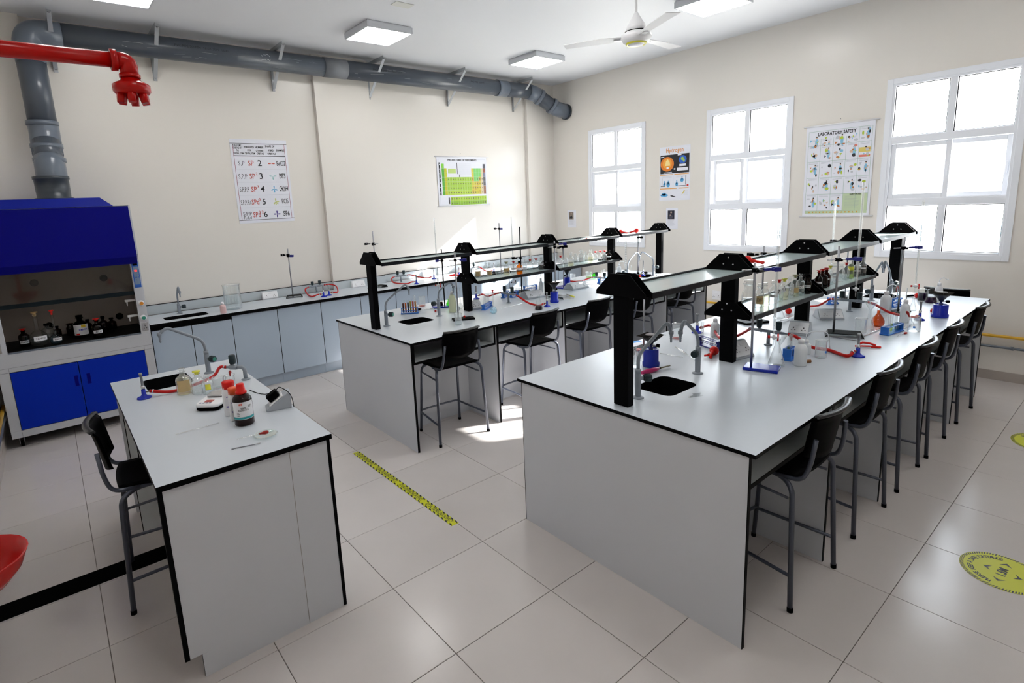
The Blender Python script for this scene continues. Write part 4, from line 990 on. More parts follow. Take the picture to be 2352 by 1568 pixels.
def bottle(u, vb, vt, px, label, liq_='water', lev=.45, stop='glass', glass='G', wide=False, z=BT, lab=None, text=None, group=None, cat='bottle', name='reagent_bottle', labm='label', textm='ink'):
    p, h = st_(u, vb, vt, z); r = wpx(p, px)/2
    if abs(z-.8765) < .001 and p.y > 6.90-r: y_ = 6.905-r; q = aty(u, vb, y_); p = Vector((q.x, y_, z))
    if abs(z-SZ) < .001:
        yc = 1.685 if p.y < 3 else 4.3675; y_ = min(max(p.y, yc-.135+r), yc+.135-r)
        if abs(y_-p.y) > .002: q = aty(u, vb, y_); p = Vector((q.x, y_, z))
        for px_ in PXS[1:4]:                  # keep clear of the black posts
            if abs(p.x-px_) < .034+r and abs(y_-yc) < .052+r: p.x = px_+(.045+r)*(1 if p.x > px_ else -1)
    t = thing(name, label, cat, p+Vector((0, 0, .0008)), 0, group)
    rn = r*(.62 if wide else .36); hs = h*(.10 if stop != 'none' else .0); hb_ = h-hs
    prof = [(r*.86, 0), (r*.97, h*.012), (r, h*.04), (r, hb_*.60), (r*.93, hb_*.69), (r*.70, hb_*.765), (rn*1.12, hb_*.82), (rn, hb_*.86), (rn, hb_*.955), (rn*1.45, hb_*.975), (rn*1.45, hb_)]
    obj('body', B().lathe(prof, 24, cap0=True), glass, t)
    if liq_: liquid(t, prof, h*.03, h*lev, liq_)
    stopper(t, stop, rn, hb_, hs)
    a = face(p)
    if lab:
        patch('label', t, r, h*lab[0], h*lab[1], a, lab[2] if len(lab) > 2 else .9, labm)
        if text: curvetext(t, text, r, h*(lab[0]+lab[1])/2, a, min(h*(lab[1]-lab[0])*.8, .03), textm, min(r*1.3, len(text)*.011), .0003)
    return t
def beaker(u, vb, vt, px, label, liq_=None, lev=.3, z=BT, group=None, marks=None, name='beaker', rimtext=None):
    p, h = st_(u, vb, vt, z); r = wpx(p, px)/2; t = thing(name, label, 'beaker', p+Vector((0, 0, .0008)), 0, group)
    prof = [(r*.85, 0), (r*.95, h*.02), (r*.97, h*.06), (r*.97, h*.93), (r*1.06, h*.985), (r*1.04, h), (r*.95, h*.96), (r*.93, h*.9), (r*.93, h*.05)]
    obj('wall', B().lathe(prof, 28, cap0=True), 'GC' if liq_ == 'pur' else 'G', t)
    sp = B(); a = face(p)+1.9; q = Vector((math.cos(a), math.sin(a), 0)); sx = Vector((-q.y, q.x, 0))
    sp._f(sp._v([q*r*1.0+sx*r*.25+Vector((0, 0, h*.985)), q*r*1.22+Vector((0, 0, h*1.0)), q*r*1.0-sx*r*.25+Vector((0, 0, h*.985)), q*r*.97+Vector((0, 0, h*.92))])); obj('spout', sp, 'G', t, -1)
    if liq_: liquid(t, [(r*.92, h*.03), (r*.92, h*.9)], h*.02, h*lev, liq_, shrink=.97)
    if marks: 
        for k in range(4): patch('volume_mark', t, r*.97, h*(.25+.15*k), h*(.258+.15*k), face(p)+.1, .22, mat('white_print', (.8, .82, .85), .5), 3)
        if marks != 'w': patch('blue_mark', t, r*.97, h*.30, h*.42, face(p)+(.9 if marks == 'r' else 0), .18, colm(.05, .25, .75), 3)
    return t
def conical(u, vb, vt, px, label, liq_=None, lev=.25, z=BT, stop='none', group=None, marks=None):
    p, h = st_(u, vb, vt, z); r = wpx(p, px)/2; t = thing('conical_flask', label, 'flask', p+Vector((0, 0, .0008)), 0, group); rn = r*.30
    hs = h*.12 if stop != 'none' else 0; hb_ = h-hs
    prof = [(r*.9, 0), (r, h*.03), (r*.97, h*.10), (r*.62, hb_*.45), (rn*1.08, hb_*.76), (rn, hb_*.80), (rn, hb_*.96), (rn*1.3, hb_*.985), (rn*1.25, hb_)]
    obj('wall', B().lathe(prof, 26, cap0=True), 'GC' if liq_ and liq_ not in ('water', 'blue') else 'G', t)
    if liq_: liquid(t, prof, h*.015, h*lev, liq_)
    stopper(t, stop, rn, hb_, hs); return t
def volflask(u, vb, vt, px, label, liq_=None, lev=.4, stop='none', z=BT, glass='G', lab=None, text=None, pear=False):
    p, h = st_(u, vb, vt, z); r = wpx(p, px)/2; t = thing('volumetric_flask', label, 'flask', p+Vector((0, 0, .0008))); rn = r*(.20 if not pear else .24)
    hs = h*.09 if stop != 'none' else 0; hb_ = h-hs; hh = min(2*r, h*.6)
    prof = [(r*.55, 0), (r*.85, hh*.10), (r*.99, hh*.30), (r*.97, hh*.50), (r*.75, hh*.76), (rn*1.6, hh*1.0), (rn, hh*1.12), (rn, hb_*.975), (rn*1.35, hb_*.985), (rn*1.3, hb_)] if pear else \
           [(r*.5, 0), (r*.80, hh*.09), (r*.98, hh*.32), (r*.99, hh*.50), (r*.86, hh*.72), (r*.5, hh*.92), (rn*1.2, hh*1.02), (rn, hh*1.1), (rn, hb_*.975), (rn*1.35, hb_*.985), (rn*1.3, hb_)]
    obj('wall', B().lathe(prof, 26, cap0=True), 'GC' if liq_ and liq_ not in ('water', 'blue') else glass, t)
    if liq_: liquid(t, prof, h*.01, h*lev, liq_)
    stopper(t, stop, rn, hb_, hs)
    if lab:
        patch('label', t, r*.99, hh*.40, hh*.68, face(p)+.2, .7, 'label')
        if text: curvetext(t, text, r, hh*.54, face(p)+.2, .02, 'ink', r*.9, .0004)
    return t
def stove(u, vb, v1, vt, px, label, glabel, knob=(1, -.6), z=BT, sq=None):
    """gas cartridge stove: canister, burner head and wire gauze"""
    p = at(u, vb, z); hc = up(p, v1)-z; h = up(p, vt)-z; r = wpx(p, px)/2; t = thing('gas_stove', label, 'gas burner', p+Vector((0, 0, .0005)))
    obj('canister', B().lathe([(1e-4, 0), (r*1.10, 0), (r*1.13, hc*.06), (r*1.13, hc*.22), (r*1.0, hc*.27), (r, hc*.93), (r*.93, hc*.97), (r*.80, hc*.985), (r*.78, hc*.94), (1e-4, hc*.93)], 32), 'blue', t)
    v = obj('valve', B().lathe([(r*.28, hc*.90), (r*.28, hc*1.06), (r*.16, hc*1.08), (r*.14, hc*1.25), (1e-4, hc*1.25)], 16), mat('blue_valve', (.01, .02, .16), .3), t)
    kd = Vector((knob[0], knob[1], 0)).normalized(); c0 = Vector((0, 0, hc*1.17))
    obj('knob_stem', B().cyl(c0, c0+kd*r*.9, .003, n=8), 'steel', v); obj('valve_knob', B().cyl(c0+kd*r*.75, c0+kd*r*1.15, .011, n=12), 'plastic', v)
    hb_ = h*.985
    obj('burner_head', B().lathe([(1e-4, hc*1.22), (r*.30, hc*1.22), (r*.35, hc*1.30), (r*.72, hb_-.030), (r*1.05, hb_-.016), (r*1.22, hb_-.003), (r*1.10, hb_-.001), (r*.70, hb_-.012), (1e-4, hb_-.016)], 26), 'cup', t)
    b = B()
    for k in range(4):
        a = PI/2*k+.4; q = Vector((math.cos(a), math.sin(a), 0)); b.box(-.001, .001, 0, r*1.15, hb_-.014, hb_, Matrix.Rotation(a, 4, 'Z'))
    obj('pan_support', b, 'cup', t)
    gz = thing('wire_gauze', glabel, 'wire gauze', p+Vector((0, 0, hb_+.001)), .1 if sq is None else sq)
    g = r*1.42; b = B(); n = 8; vs = [[b.bm.verts.new((-g+2*g*i/n, -g+2*g*j/n, .004*math.sin(i*1.3)*math.cos(j)+.003*(abs(i-4)+abs(j-4))/8)) for i in range(n+1)] for j in range(n+1)]
    for j in range(n):
        for i in range(n): b._f([vs[j][i], vs[j][i+1], vs[j+1][i+1], vs[j+1][i]], True)
    o = obj('mesh', b, 'gauze', gz, -1); md = o.modifiers.new('s', 'SOLIDIFY'); md.thickness = .0012
    obj('ceramic_disc', B().lathe([(1e-4, .006), (g*.50, .006), (g*.52, .008), (1e-4, .008)], 28), 'ceram', gz)
    return t
def stand(p0, p1, wd_, rodpx, vt, label, m_='black', z=BT, th=.012, tray=False, clamps=(), rodm='rod', group=None):
    """retort stand; p0,p1: ends of the base's long middle line (world points)"""
    p0, p1 = Vector(p0), Vector(p1); d = (p1-p0); ln = d.length; rz = math.atan2(d.y, d.x); c = (p0+p1)/2
    t = thing('retort_stand', label, 'retort stand', (c.x, c.y, z+.0005), rz, group)
    if tray:
        b = B(); prof = [(-wd_/2-.012, 0), (-wd_/2-.008, .0), (-wd_/2+.006, .026), (wd_/2-.006, .026), (wd_/2+.008, 0), (wd_/2+.012, 0), (wd_/2-.004, .031), (-wd_/2+.004, .031)]
        b = B(); e = ln/2
        b.box(-e, e, -wd_/2, wd_/2, .024, .029); b.prism([(-e, .029), (-e-.018, .0), (-e-.013, 0), (-e+.004, .024)], -wd_/2, wd_/2, PXZ); b.prism([(e, .029), (e+.018, .0), (e+.013, 0), (e-.004, .024)], -wd_/2, wd_/2, PXZ)
        obj('base', b, m_, t); zb = .029
    else:
        obj('base', B().box(-ln/2, ln/2, -wd_/2, wd_/2, 0, th), m_, t, .005, 3); zb = th
    rp = at(rodpx[0], rodpx[1], z+zb); zt = up(rp, vt)-z
    loc = Matrix.Rotation(-rz, 4, 'Z') @ (Vector((rp.x, rp.y, z))-Vector((c.x, c.y, z)))
    obj('rod', B().cyl((loc.x, loc.y, zb*.5), (loc.x, loc.y, zt), .0072, n=12), rodm, t)
    out = []
    for (v, tgt, m2) in clamps:              # tgt: (u, v) where the clamp jaw is seen, at the rod's depth (+ optional shift)
        zc = up(rp, v)-z; dr = depth(Vector((rp.x, rp.y, z+zc)))+(tgt[2] if len(tgt) > 2 else 0)
        q = atd(tgt[0], tgt[1], dr); ql = Matrix.Rotation(-rz, 4, 'Z') @ (Vector((q.x, q.y, z))-Vector((c.x, c.y, z)))
        a = Vector((loc.x, loc.y, zc)); e = Vector((ql.x, ql.y, zc)); dd = (e-a).normalized(); L_ = (e-a).length; sd_ = Vector((-dd.y, dd.x, 0))
        k = obj('clamp', B().cyl(a-dd*min(.07, L_*.6)+sd_*.012, a+dd*L_*.55+sd_*.012, .004, n=8), 'steel', t)
        b = B(); mx = Matrix.Translation(a) @ Matrix.Rotation(math.atan2(dd.y, dd.x), 4, 'Z')
        b.box(-.012, .016, -.012, .022, -.012, .012, mx); obj('boss_head', b, 'plastic', k, .003)
        obj('boss_screw', B().cyl(a-sd_*.035, a-sd_*.010, .0035, n=8), 'steel', k); obj('boss_screw', B().sphere(a-sd_*.037, .009), 'plastic', k)
        b = B(); f_ = L_*.45; b.box(f_, L_-.012, .004, .020, -.008, .008, mx); b.box(L_-.022, L_+.012, .008, .022, -.013, .013, mx); b.box(L_-.022, L_+.014, -.022, -.008, -.013, .013, mx); b.box(L_-.026, L_-.018, -.020, .02, -.007, .007, mx)
        obj('jaw', b, m2, k, .002); obj('jaw_screw', B().cyl(mx @ Vector((L_-.02, .02, 0)), mx @ Vector((L_-.02, .045, .006)), .003, n=8), 'steel', k)
        out.append(Vector((q.x, q.y, z+zc)))
    return t, rp, out
def burette(q, vt, vs, vb, label, m_='redp', r=.0075):
    """q: a world point on the burette; heights read off its vertical line"""
    p = Vector((q.x, q.y, 0)); zt, zs, zb = up(p, vt), up(p, vs), up(p, vb); t = thing('burette', label, 'burette', (q.x, q.y, zb))
    h = zt-zb; hs = zs-zb
    obj('tube', B().lathe([(r*.45, hs+.018), (r, hs+.045), (r, h-.01), (r*1.15, h)], 14), 'GR', t)
    obj('inner_bore', B().lathe([(r*.5, hs+.045), (r*.5, h-.01)], 10), 'G', t)
    b = B()
    sk = obj('stopcock', B().cyl((0, 0, hs-.014), (0, 0, hs+.014), .008, n=10), 'white', t)
    a = face(p)+PI/2; q2 = Vector((math.cos(a), math.sin(a), 0))
    obj('plug', B().cyl(Vector((0, 0, hs))-q2*.022, Vector((0, 0, hs))+q2*.02, .006, n=10), 'white', sk)
    obj('plug_nut', B().cyl(Vector((0, 0, hs))-q2*.032, Vector((0, 0, hs))-q2*.020, .0085, n=10), m_, sk)
    obj('handle', B().cyl(Vector((0, 0, hs-.022))+q2*.022, Vector((0, 0, hs+.022))+q2*.022, .0045, n=8), m_, sk)
    obj('jet', B().lathe([(r*.5, hs-.012), (r*.45, hs*.4), (r*.2, 0)], 8), 'G', t)
    for k in range(9): patch('graduation', t, r, hs+.07+(h-hs-.12)*k/9, hs+.072+(h-hs-.12)*k/9, face(p), .5, colm(.45, .46, .5), 4)
    return t
def bunsen(u, vb, vt, label, z=BT, px=None, lever=False, outd=(-1, 0)):
    p, h = st_(u, vb, vt, z); r = wpx(p, px)/2 if px else .037; t = thing('bunsen_burner', label, 'bunsen burner', p+Vector((0, 0, .0005)), 0)
    obj('base', B().lathe([(1e-4, 0), (r, 0), (r, .005), (r*.9, .009), (r*.45, .015), (r*.30, .024), (r*.28, .055), (1e-4, .055)], 26), 'blue', t)
    br = obj('barrel', B().lathe([(.0075, .05), (.0075, h-.012), (.009, h-.012), (.009, h), (.007, h), (.007, h-.02)], 14), mat('burner_barrel', (.32, .33, .33), .35, metal=.7), t)
    obj('collar', B().cyl((0, 0, .055), (0, 0, .078), .0105, n=14), 'steel', br)
    d = Vector((outd[0], outd[1], 0)).normalized()
    obj('gas_inlet', B().cyl(Vector((0, 0, .036))+d*.006, Vector((0, 0, .036))+d*(r*.3+.028), .0045, n=8), 'brass', t)
    return t, p+Vector((0, 0, .0365))+d*(r*.3+.02)
def hose(pts, label, r=.0085, m_='red'):
    """pts: world points; clamps at the two ends"""
    pts = [Vector(p) for p in pts]; sp = spline(pts, 8); c = pts[0]
    t = thing('rubber_hose', label, 'hose', c); obj('tubing', B().tube([q-c for q in sp], r, 10), m_, t)
    for i, j in ((0, 1), (-1, -2)):
        d = (sp[j]-sp[i]).normalized(); a = sp[i]-c+d*.012; obj('hose_clip', B().cyl(a, a+d*.009, r*1.3, n=12), 'steel', t)
    return t
def gastap(u, vb, vk, label, z=BT, ax='y', half=.085, hc=None, group='double gas taps'):
    """double gas tap: stem, crossbar along ax, two knobs on top; returns outlets"""
    p = at(u, vb, z); h = up(p, vk)-z; hb_ = h*.56 if hc is None else hc; t = thing('gas_tap', label, 'gas tap', p+Vector((0, 0, .0005)), 0, group)
    obj('flange', B().lathe([(1e-4, 0), (.026, 0), (.026, .004), (.016, .009), (1e-4, .009)], 20), 'tap', t)
    obj('stem', B().cyl((0, 0, .005), (0, 0, hb_), .0115, n=14), 'tap', t)
    D = Vector((0, 1, 0)) if ax == 'y' else Vector((1, 0, 0)); c = Vector((0, 0, hb_))
    obj('crossbar', B().tube([c-D*half, c-D*half*.9, c-D*half*.45, c-D*half*.4, c+D*half*.4, c+D*half*.45, c+D*half*.9, c+D*half], .01, 12, rs=[.008, .010, .0135, .011, .011, .0135, .010, .008]), 'tap', t)
    for s in (-1, 1):
        obj('valve_body', B().cyl(c+D*s*half*.62, c+D*s*half*.62+Vector((0, 0, .022)), .009, n=12), 'tap', t)
        k = obj('valve_knob', B().lathe([(1e-4, .018), (.015, .018), (.0185, .030), (.020, h-hb_-.003), (.016, h-hb_), (1e-4, h-hb_)], 12, c+D*s*half*.62), 'knob', t)
        obj('outlet_nozzle', B().tube([c+D*s*half, c+D*s*(half+.012), c+D*s*(half+.028)], .006, 8, rs=[.006, .0075, .0045]), 'tap', t)
    w_ = p+c; return t, w_-D*(half+.022), w_+D*(half+.022)
def gooseneck(base, pts, collar, knobz, kd, label, m_='tap', group='water taps', r=.0085, green=False, z=BT):
    """base: world; pts: arm polyline (world) ending above the nozzle tip"""
    base = Vector(base); t = thing('water_tap', label, 'tap', base+Vector((0, 0, .0005)), 0, group); l_ = lambda q: Vector(q)-base
    obj('flange', B().lathe([(1e-4, 0), (.031, 0), (.031, .004), (.018, .010), (1e-4, .010)], 22), m_, t)
    zc = collar-z
    obj('stem', B().lathe([(.0155, .005), (.0165, zc*.55), (.016, zc*.6), (.0165, zc-.02), (.0125, zc)], 18), m_, t)
    P = [Vector((0, 0, zc-.01))]+[l_(q) for q in pts]; arm = obj('swan_neck', B().tube(arc(P, .045, 7), r, 14), m_, t)
    obj('collar_nut', B().cyl((0, 0, zc-.012), (0, 0, zc+.012), .0155, n=12), m_, t)
    e = P[-1]; obj('nozzle_nut', B().cyl(e+Vector((0, 0, .012)), e-Vector((0, 0, .008)), .0135, n=12), m_, arm)
    obj('serrated_nozzle', B().lathe([(.0085, e.z-.006), (.0085, e.z-.02), (.0065, e.z-.024), (.0075, e.z-.034), (.0055, e.z-.038), (.0065, e.z-.048), (.004, e.z-.056), (1e-4, e.z-.056)], 12, (e.x, e.y, 0)), m_, arm)
    kd = Vector((kd[0], kd[1], 0)).normalized(); k0 = Vector((0, 0, knobz-z))
    obj('valve_body', B().cyl(k0, k0+kd*.034, .011, n=12), m_, t)
    k = B(); k.tube([k0+kd*.028, k0+kd*.034, k0+kd*.066, k0+kd*.070], .019, 14, rs=[.015, .018, .021, .019]); kn = obj('valve_knob', k, 'knob', t)
    b = B()
    for i in range(10):
        a = 2*PI*i/10; x, y = frame(kd); o_ = (x*math.cos(a)+y*math.sin(a))*.0195; b.cyl(k0+kd*.034+o_, k0+kd*.064+o_, .0028, n=5)
    obj('knob_ribs', b, 'knob', kn)
    if green: obj('knob_insert', B().cyl(k0+kd*.0695, k0+kd*.072, .0135, n=16), 'knobg', kn)
    return t
def tuberack(a0, a1, h, label, m_, tubes, tl, n=6, wd_=.05, z=BT, fullside=False, tubeh=.15, tr=.0075):
    """a0,a1: world ends of the rack's base middle line. tubes: {slot: (liquid, level, label or None, lift, stopper)}"""
    a0, a1 = Vector(a0), Vector(a1); d = a1-a0; ln = d.length; rz = math.atan2(d.y, d.x); c = (a0+a1)/2
    t = thing('test_tube_rack', label, 'test tube rack', (c.x, c.y, z+.0005), rz)
    obj('base', B().box(-ln/2, ln/2, -wd_/2, wd_/2, 0, .009), m_, t, .002)
    e = ln/2-.008; pit = (2*e-.016)/n
    for s in (-1, 1):
        poly = [(-wd_*.42, 0), (-wd_*.42, .012), (-wd_*.24, .02), (-wd_*.24, h-.02), (-wd_*.42, h-.012), (-wd_*.42, h), (wd_*.42, h), (wd_*.42, h-.012), (wd_*.24, h-.02), (wd_*.24, .02), (wd_*.42, .012), (wd_*.42, 0)]
        if fullside: poly = [(-wd_*.42, 0), (-wd_*.42, h), (wd_*.42, h), (wd_*.42, 0)]
        obj('end_plate', B().prism(poly, s*e-.003, s*e+.003, PYZ), m_, t)
    for zz, nm in ((h-.006, 'top_grid'), (h*.45, 'middle_grid')):
        if nm == 'middle_grid' and fullside: continue
        b = B(); b.box(-e, e, -wd_*.42, -wd_*.26, zz, zz+.004); b.box(-e, e, wd_*.26, wd_*.42, zz, zz+.004)
        for i in range(n+1): x = -e+.008+pit*i; b.box(x-.0022, x+.0022, -wd_*.26, wd_*.26, zz, zz+.004)
        obj(nm, b, m_, t)
    ords = ['first', 'second', 'third', 'fourth', 'fifth', 'sixth', 'seventh']
    for k_, (i, v) in enumerate(sorted(tubes.items())):
        lq, lev, lb, lift, stp = (list(v)+[None]*5)[:5]; x = -e+.008+pit*(i+.5); q = c+Vector((x*math.cos(rz), x*math.sin(rz), 0))
        tt = thing('test_tube', lb or '%s test tube from the left, empty, in %s' % (ords[k_], tl.split(' standing in ')[1]), 'test tube', (q.x, q.y, z+.0105+(lift or 0)), rz, None if lb else 'empty test tubes '+tl.split(' standing ')[1]); H = tubeh
        prof = [(1e-4, 0), (tr*.6, tr*.25), (tr, tr), (tr, H-.004), (tr*1.15, H)]
        obj('wall', B().lathe(prof, 12), 'GC' if lq else 'G', tt)
        if lq: liquid(tt, prof, .001, H*lev, lq, 12, .88)
        if stp: stopper(tt, stp, tr*.9, H, .018)
    return t
def triblock(u0, v0, u1, v1, label, w=.15, h=.085, dp=.12, z=BT, rz=0, two=False, m_='lgrey2', group='angled desk socket boxes'):
    """wedge box carrying sockets; (u0,v0)-(u1,v1): its front bottom edge"""
    p0, p1 = at(u0, v0, z), at(u1, v1, z); d = (p1-p0); d.z = 0; ln = d.length; rz = math.atan2(d.y, d.x)
    t = thing('socket_box', label, 'socket', (p0.x, p0.y, z+.0005), rz, group); s = 1
    dp2 = dp; top = .25
    poly = [(0, 0), (0, .010), (dp2*.40, h), (dp2*.60, h), (dp2, .010), (dp2, 0)] if two else [(0, 0), (0, .010), (dp2*.62, h), (dp2*.80, h), (dp2, 0)]
    obj('housing', B().prism(poly, 0, ln, PYZ), m_, t, .003)
    a = Vector((0, poly[1][0], poly[1][1])); b_ = Vector((0, poly[2][0], poly[2][1])); up_ = (b_-a); L_ = up_.length; ang = math.atan2(up_.z, up_.y)
    mx = Matrix.Translation(Vector((ln/2, (a.y+b_.y)/2, (a.z+b_.z)/2))) @ Matrix.Rotation(ang, 4, 'X')
    socket_plate(t, mx, ln*.92, L_*.86)
    if two:
        mx = Matrix.Translation(Vector((ln/2, dp2-(a.y+b_.y)/2, (a.z+b_.z)/2))) @ Matrix.Rotation(PI, 4, 'Z') @ Matrix.Rotation(ang, 4, 'X'); socket_plate(t, mx, ln*.92, L_*.86)
    return t
M['lgrey2'] = mat('socket_box_grey', (.40, .43, .47), .45)
def washbottle(u, vb, vt, px, label, m_='frost', tip=None, z=BT, arcto=None, body=.72):
    p, h = st_(u, vb, vt, z); r = wpx(p, px)/2; t = thing('wash_bottle', label, 'bottle', p+Vector((0, 0, .0008))); hb_ = h*body
    obj('body', B().lathe([(1e-4, 0), (r*.92, 0), (r, .005), (r, hb_*.66), (r*.97, hb_*.72), (r*.88, hb_*.78), (r*.72, hb_*.84), (r*.50, hb_*.89), (r*.38, hb_*.92), (r*.36, hb_), (1e-4, hb_)], 24), m_, t)
    obj('cap', B().lathe([(1e-4, hb_-.012), (r*.50, hb_-.012), (r*.48, hb_+.010), (r*.2, hb_+.016), (1e-4, hb_+.016)], 16), 'white', t)
    if arcto is not None:
        P = [Vector((0, 0, hb_+.01)), Vector((0, 0, h*.92)), Vector((arcto[0]*.4, arcto[1]*.4, h)), Vector((arcto[0]*.85, arcto[1]*.85, h*.9)), Vector((arcto[0], arcto[1], arcto[2]))]
        obj('spout_tube', B().tube(spline(P, 6), .0032, 8), 'frost', t)
    return t
def rodthing(name, label, cat, a, b_, r, m_, r2=None, bulb=None):
    a, b_ = Vector(a), Vector(b_); t = thing(name, label, cat, a); d = b_-a
    obj('shaft', B().cyl((0, 0, 0), d, r, r if r2 is None else r2, 10), m_, t)
    if bulb: dd = d.normalized(); obj('rubber_bulb', B().tube([d, d+dd*bulb*.25, d+dd*bulb*.6, d+dd*bulb*.9, d+dd*bulb], .006, 12, rs=[.0045, .0055, .0095, .008, .003]), mat('dark_red_bulb', (.35, .012, .008), .4), t)
    return t
def filler(u, v, z, label, rz=0, s=1):       # three-way rubber pipette filler
    p = at(u, v, z); t = thing('pipette_filler', label, 'pipette filler', p, rz)
    obj('bulb', B().sphere((0, 0, .026*s), .026*s, 18, 10), 'redp', t)
    obj('neck', B().tube([(.018*s, 0, .024*s), (.05*s, 0, .016*s), (.09*s, .01*s, .010*s)], .009*s, 10, rs=[.014*s, .009*s, .008*s]), 'redp', t)
    obj('side_arm', B().tube([(.055*s, 0, .016*s), (.075*s, -.03*s, .010*s)], .006*s, 8), 'redp', t)
    return t

# ------------------------------------------------------------------ wall counter: things left to right
p = at(413, 720); gooseneck(p, [p+Vector((0, 0, .20)), p+Vector((0, -.10, .30)), p+Vector((.0, -.16, .315)), p+Vector((.0, -.185, .26))], .93+.10, .93+.075, (1, -.1), 'grey water tap behind the wall counter sink', 'tap')
washbottle(513.8, 719.5, 692.7, 13, 'small pinkish labelled plastic bottle beside the big beaker on the wall counter', mat('pink_cloudy_plastic', (.72, .50, .50), .4), body=.86)
beaker(537, 709, 653, 37, 'large tall glass beaker half full of water on the wall counter', 'water', .55)
def wsock(ua, va, ub, vb, label):
    p0, p1 = at(ua, va), at(ub, vb); ln = p1.x-p0.x; y0 = BY-.085 if (2.9 < p0.x < 3.7) else BY-.024
    t = thing('socket_box', label, 'socket', (p0.x, y0-.055, .9305), 0, 'slanted socket boxes on the wall counter')
    obj('housing', B().prism([(0, 0), (0, .006), (.032, .088), (.054, .088), (.054, 0)], 0, ln, PYZ), 'white', t, .002)
    mx = Matrix.Translation((ln/2, .016-.0005, .047)) @ Matrix.Rotation(math.atan2(.082, .032), 4, 'X'); socket_plate(t, mx, ln*.96, .084)
wsock(606, 689, 641, 684, 'white double socket box on the wall counter between the big beaker and retort stand')
wsock(815, 662, 846, 658, 'white double socket box on the wall counter left of the middle rack end post')
wsock(978, 637, 1004, 633, 'white double socket box on the sunlit part of the wall counter')
a, c_ = at(661, 684), at(692, 681)
stand(a, c_, .13, (672.8, 679), 571, 'retort stand with a blue clamp against the bare wall on the counter', 'black', tray=True, clamps=[(585, (648, 586), 'plastic'), (588, (671, 585), 'blued')], group='retort stands')
a, c_ = at(853, 663), at(882, 658)
stand(a, c_, .13, (866.6, 659), 531, 'retort stand rising behind the end post of the middle rack', 'black', tray=True, clamps=[(559.5, (840, 560), 'plastic'), (561, (857, 559), 'plastic')], group='retort stands')
a, c_ = at(1138, 628), at(1166, 624)
stand(a, c_, .13, (1151, 627), 512, 'retort stand with dark clamp below the periodic table on the far wall counter', 'black', tray=True, clamps=[(525, (1136, 525), 'plastic'), (526, (1152, 525), 'blued')], group='retort stands')
def tapset(u, vb, vk, fA, fB, lt, la, lb_, lha, lhb, bow=.0):
    t, oa, ob = gastap(u, vb, vk, lt, ax='x', half=.08)
    t1, i1 = bunsen(*fA, la, outd=(-1, .3)); t2, i2 = bunsen(*fB, lb_, outd=(1 if bow else -1, .1), px=None)
    hose([oa, oa+Vector((-.05, -.01, -.02)), oa+Vector((-.06, -.08, -.07)), i1+Vector((-.10, .05, -.02)), i1+Vector((-.04, .01, -.002)), i1], lha)
    if bow: hose([ob, ob+Vector((.08, -.0, .0)), ob+Vector((.15, -.04, -.03)), i2+Vector((.10, .03, -.01)), i2], lhb)
    else: hose([ob, ob+Vector((.06, .0, -.005)), (ob+i2)/2+Vector((0, .02, -.02)), i2+Vector((-.08, 0, -.01)), i2], lhb)
tapset(728, 671.5, 645, (743.8, 681.3, 656.8), (756, 678.3, 653.9), 'double gas tap on the wall counter in front of the wall pier edge', 'bunsen burner nearer the left gas tap of the wall counter, grey barrel', 'bunsen burner right of the left wall-counter gas tap, darker blue base', 'red hose looping left from the left wall-counter gas tap', 'red hose looping right from the left wall-counter gas tap', bow=.1)
tapset(921.7, 648, 621.5, (957, 652, 630.4), (997, 640, 619.6), 'double gas tap on the wall counter seen under the first bay of the middle rack', 'bunsen burner on the wall counter right of the second gas tap', 'bunsen burner in sunlight on the wall counter', 'red hose curling below the second wall-counter gas tap', 'red hose stretching right from the second wall-counter gas tap')
tapset(1083, 630, 603, (1055, 634, 613), (1135, 625, 604), 'double gas tap on the wall counter seen through the shelf bottles', 'bunsen burner on the wall counter beside the second rack post', 'bunsen burner on the wall counter behind the shelf bottles', 'red hose of the third wall-counter gas tap going left', 'red hose of the third wall-counter gas tap going right')

# ------------------------------------------------------------------ demonstration bench
t_b, in_b = bunsen(332, 914, 857, 'bunsen burner on the front edge corner of the demonstration bench', px=30, outd=(1, 0))
p = at(565, 871); zt = up(p, 843); q = atd(536, 846, depth(p)); q = Vector((q.x, q.y, zt)); t = thing('gas_tap', 'single elbow gas tap with dark knob on the demonstration bench', 'gas tap', p+Vector((0, 0, .0005)))
dq = Vector((q.x-p.x, q.y-p.y, 0)); zz = zt-.93
obj('flange', B().lathe([(1e-4, 0), (.028, 0), (.028, .004), (.017, .009), (1e-4, .009)], 20), 'tap', t)
obj('elbow_pipe', B().tube(arc([(0, 0, .005), (0, 0, zz), dq*.8+Vector((0, 0, zz))], .03, 7), .0125, 14), 'tap', t)
obj('valve_body', B().tube([dq*.6+Vector((0, 0, zz)), dq*.75+Vector((0, 0, zz)), dq*1.25+Vector((0, 0, zz)), dq*1.35+Vector((0, 0, zz)), dq*1.6+Vector((0, 0, zz))], .015, 12, rs=[.0145, .017, .017, .011, .008]), 'tap', t)
obj('valve_knob', B().lathe([(1e-4, zz+.022), (.017, zz+.022), (.022, zz+.034), (.021, zz+.078), (.015, zz+.082), (1e-4, zz+.082)], 14, dq), 'knob', t)
out = p+dq*1.58+Vector((0, 0, zz))
hose([out, out+dq.normalized()*.05+Vector((0, 0, -.002)), at(487, 866, .97), at(430, 889, .945), at(390, 899, .945), in_b], 'red hose across the demonstration bench from gas tap to bunsen burner', .0095)
p = at(480, 856); Y_ = p.y; gooseneck(p, [aty(467, 782, Y_), aty(381, 752, Y_), aty(366, 768, Y_)], up(p, 809), up(p, 823), (.5, -.9), 'tall grey swan-neck tap over the demonstration bench sink', green=True, r=.0095)
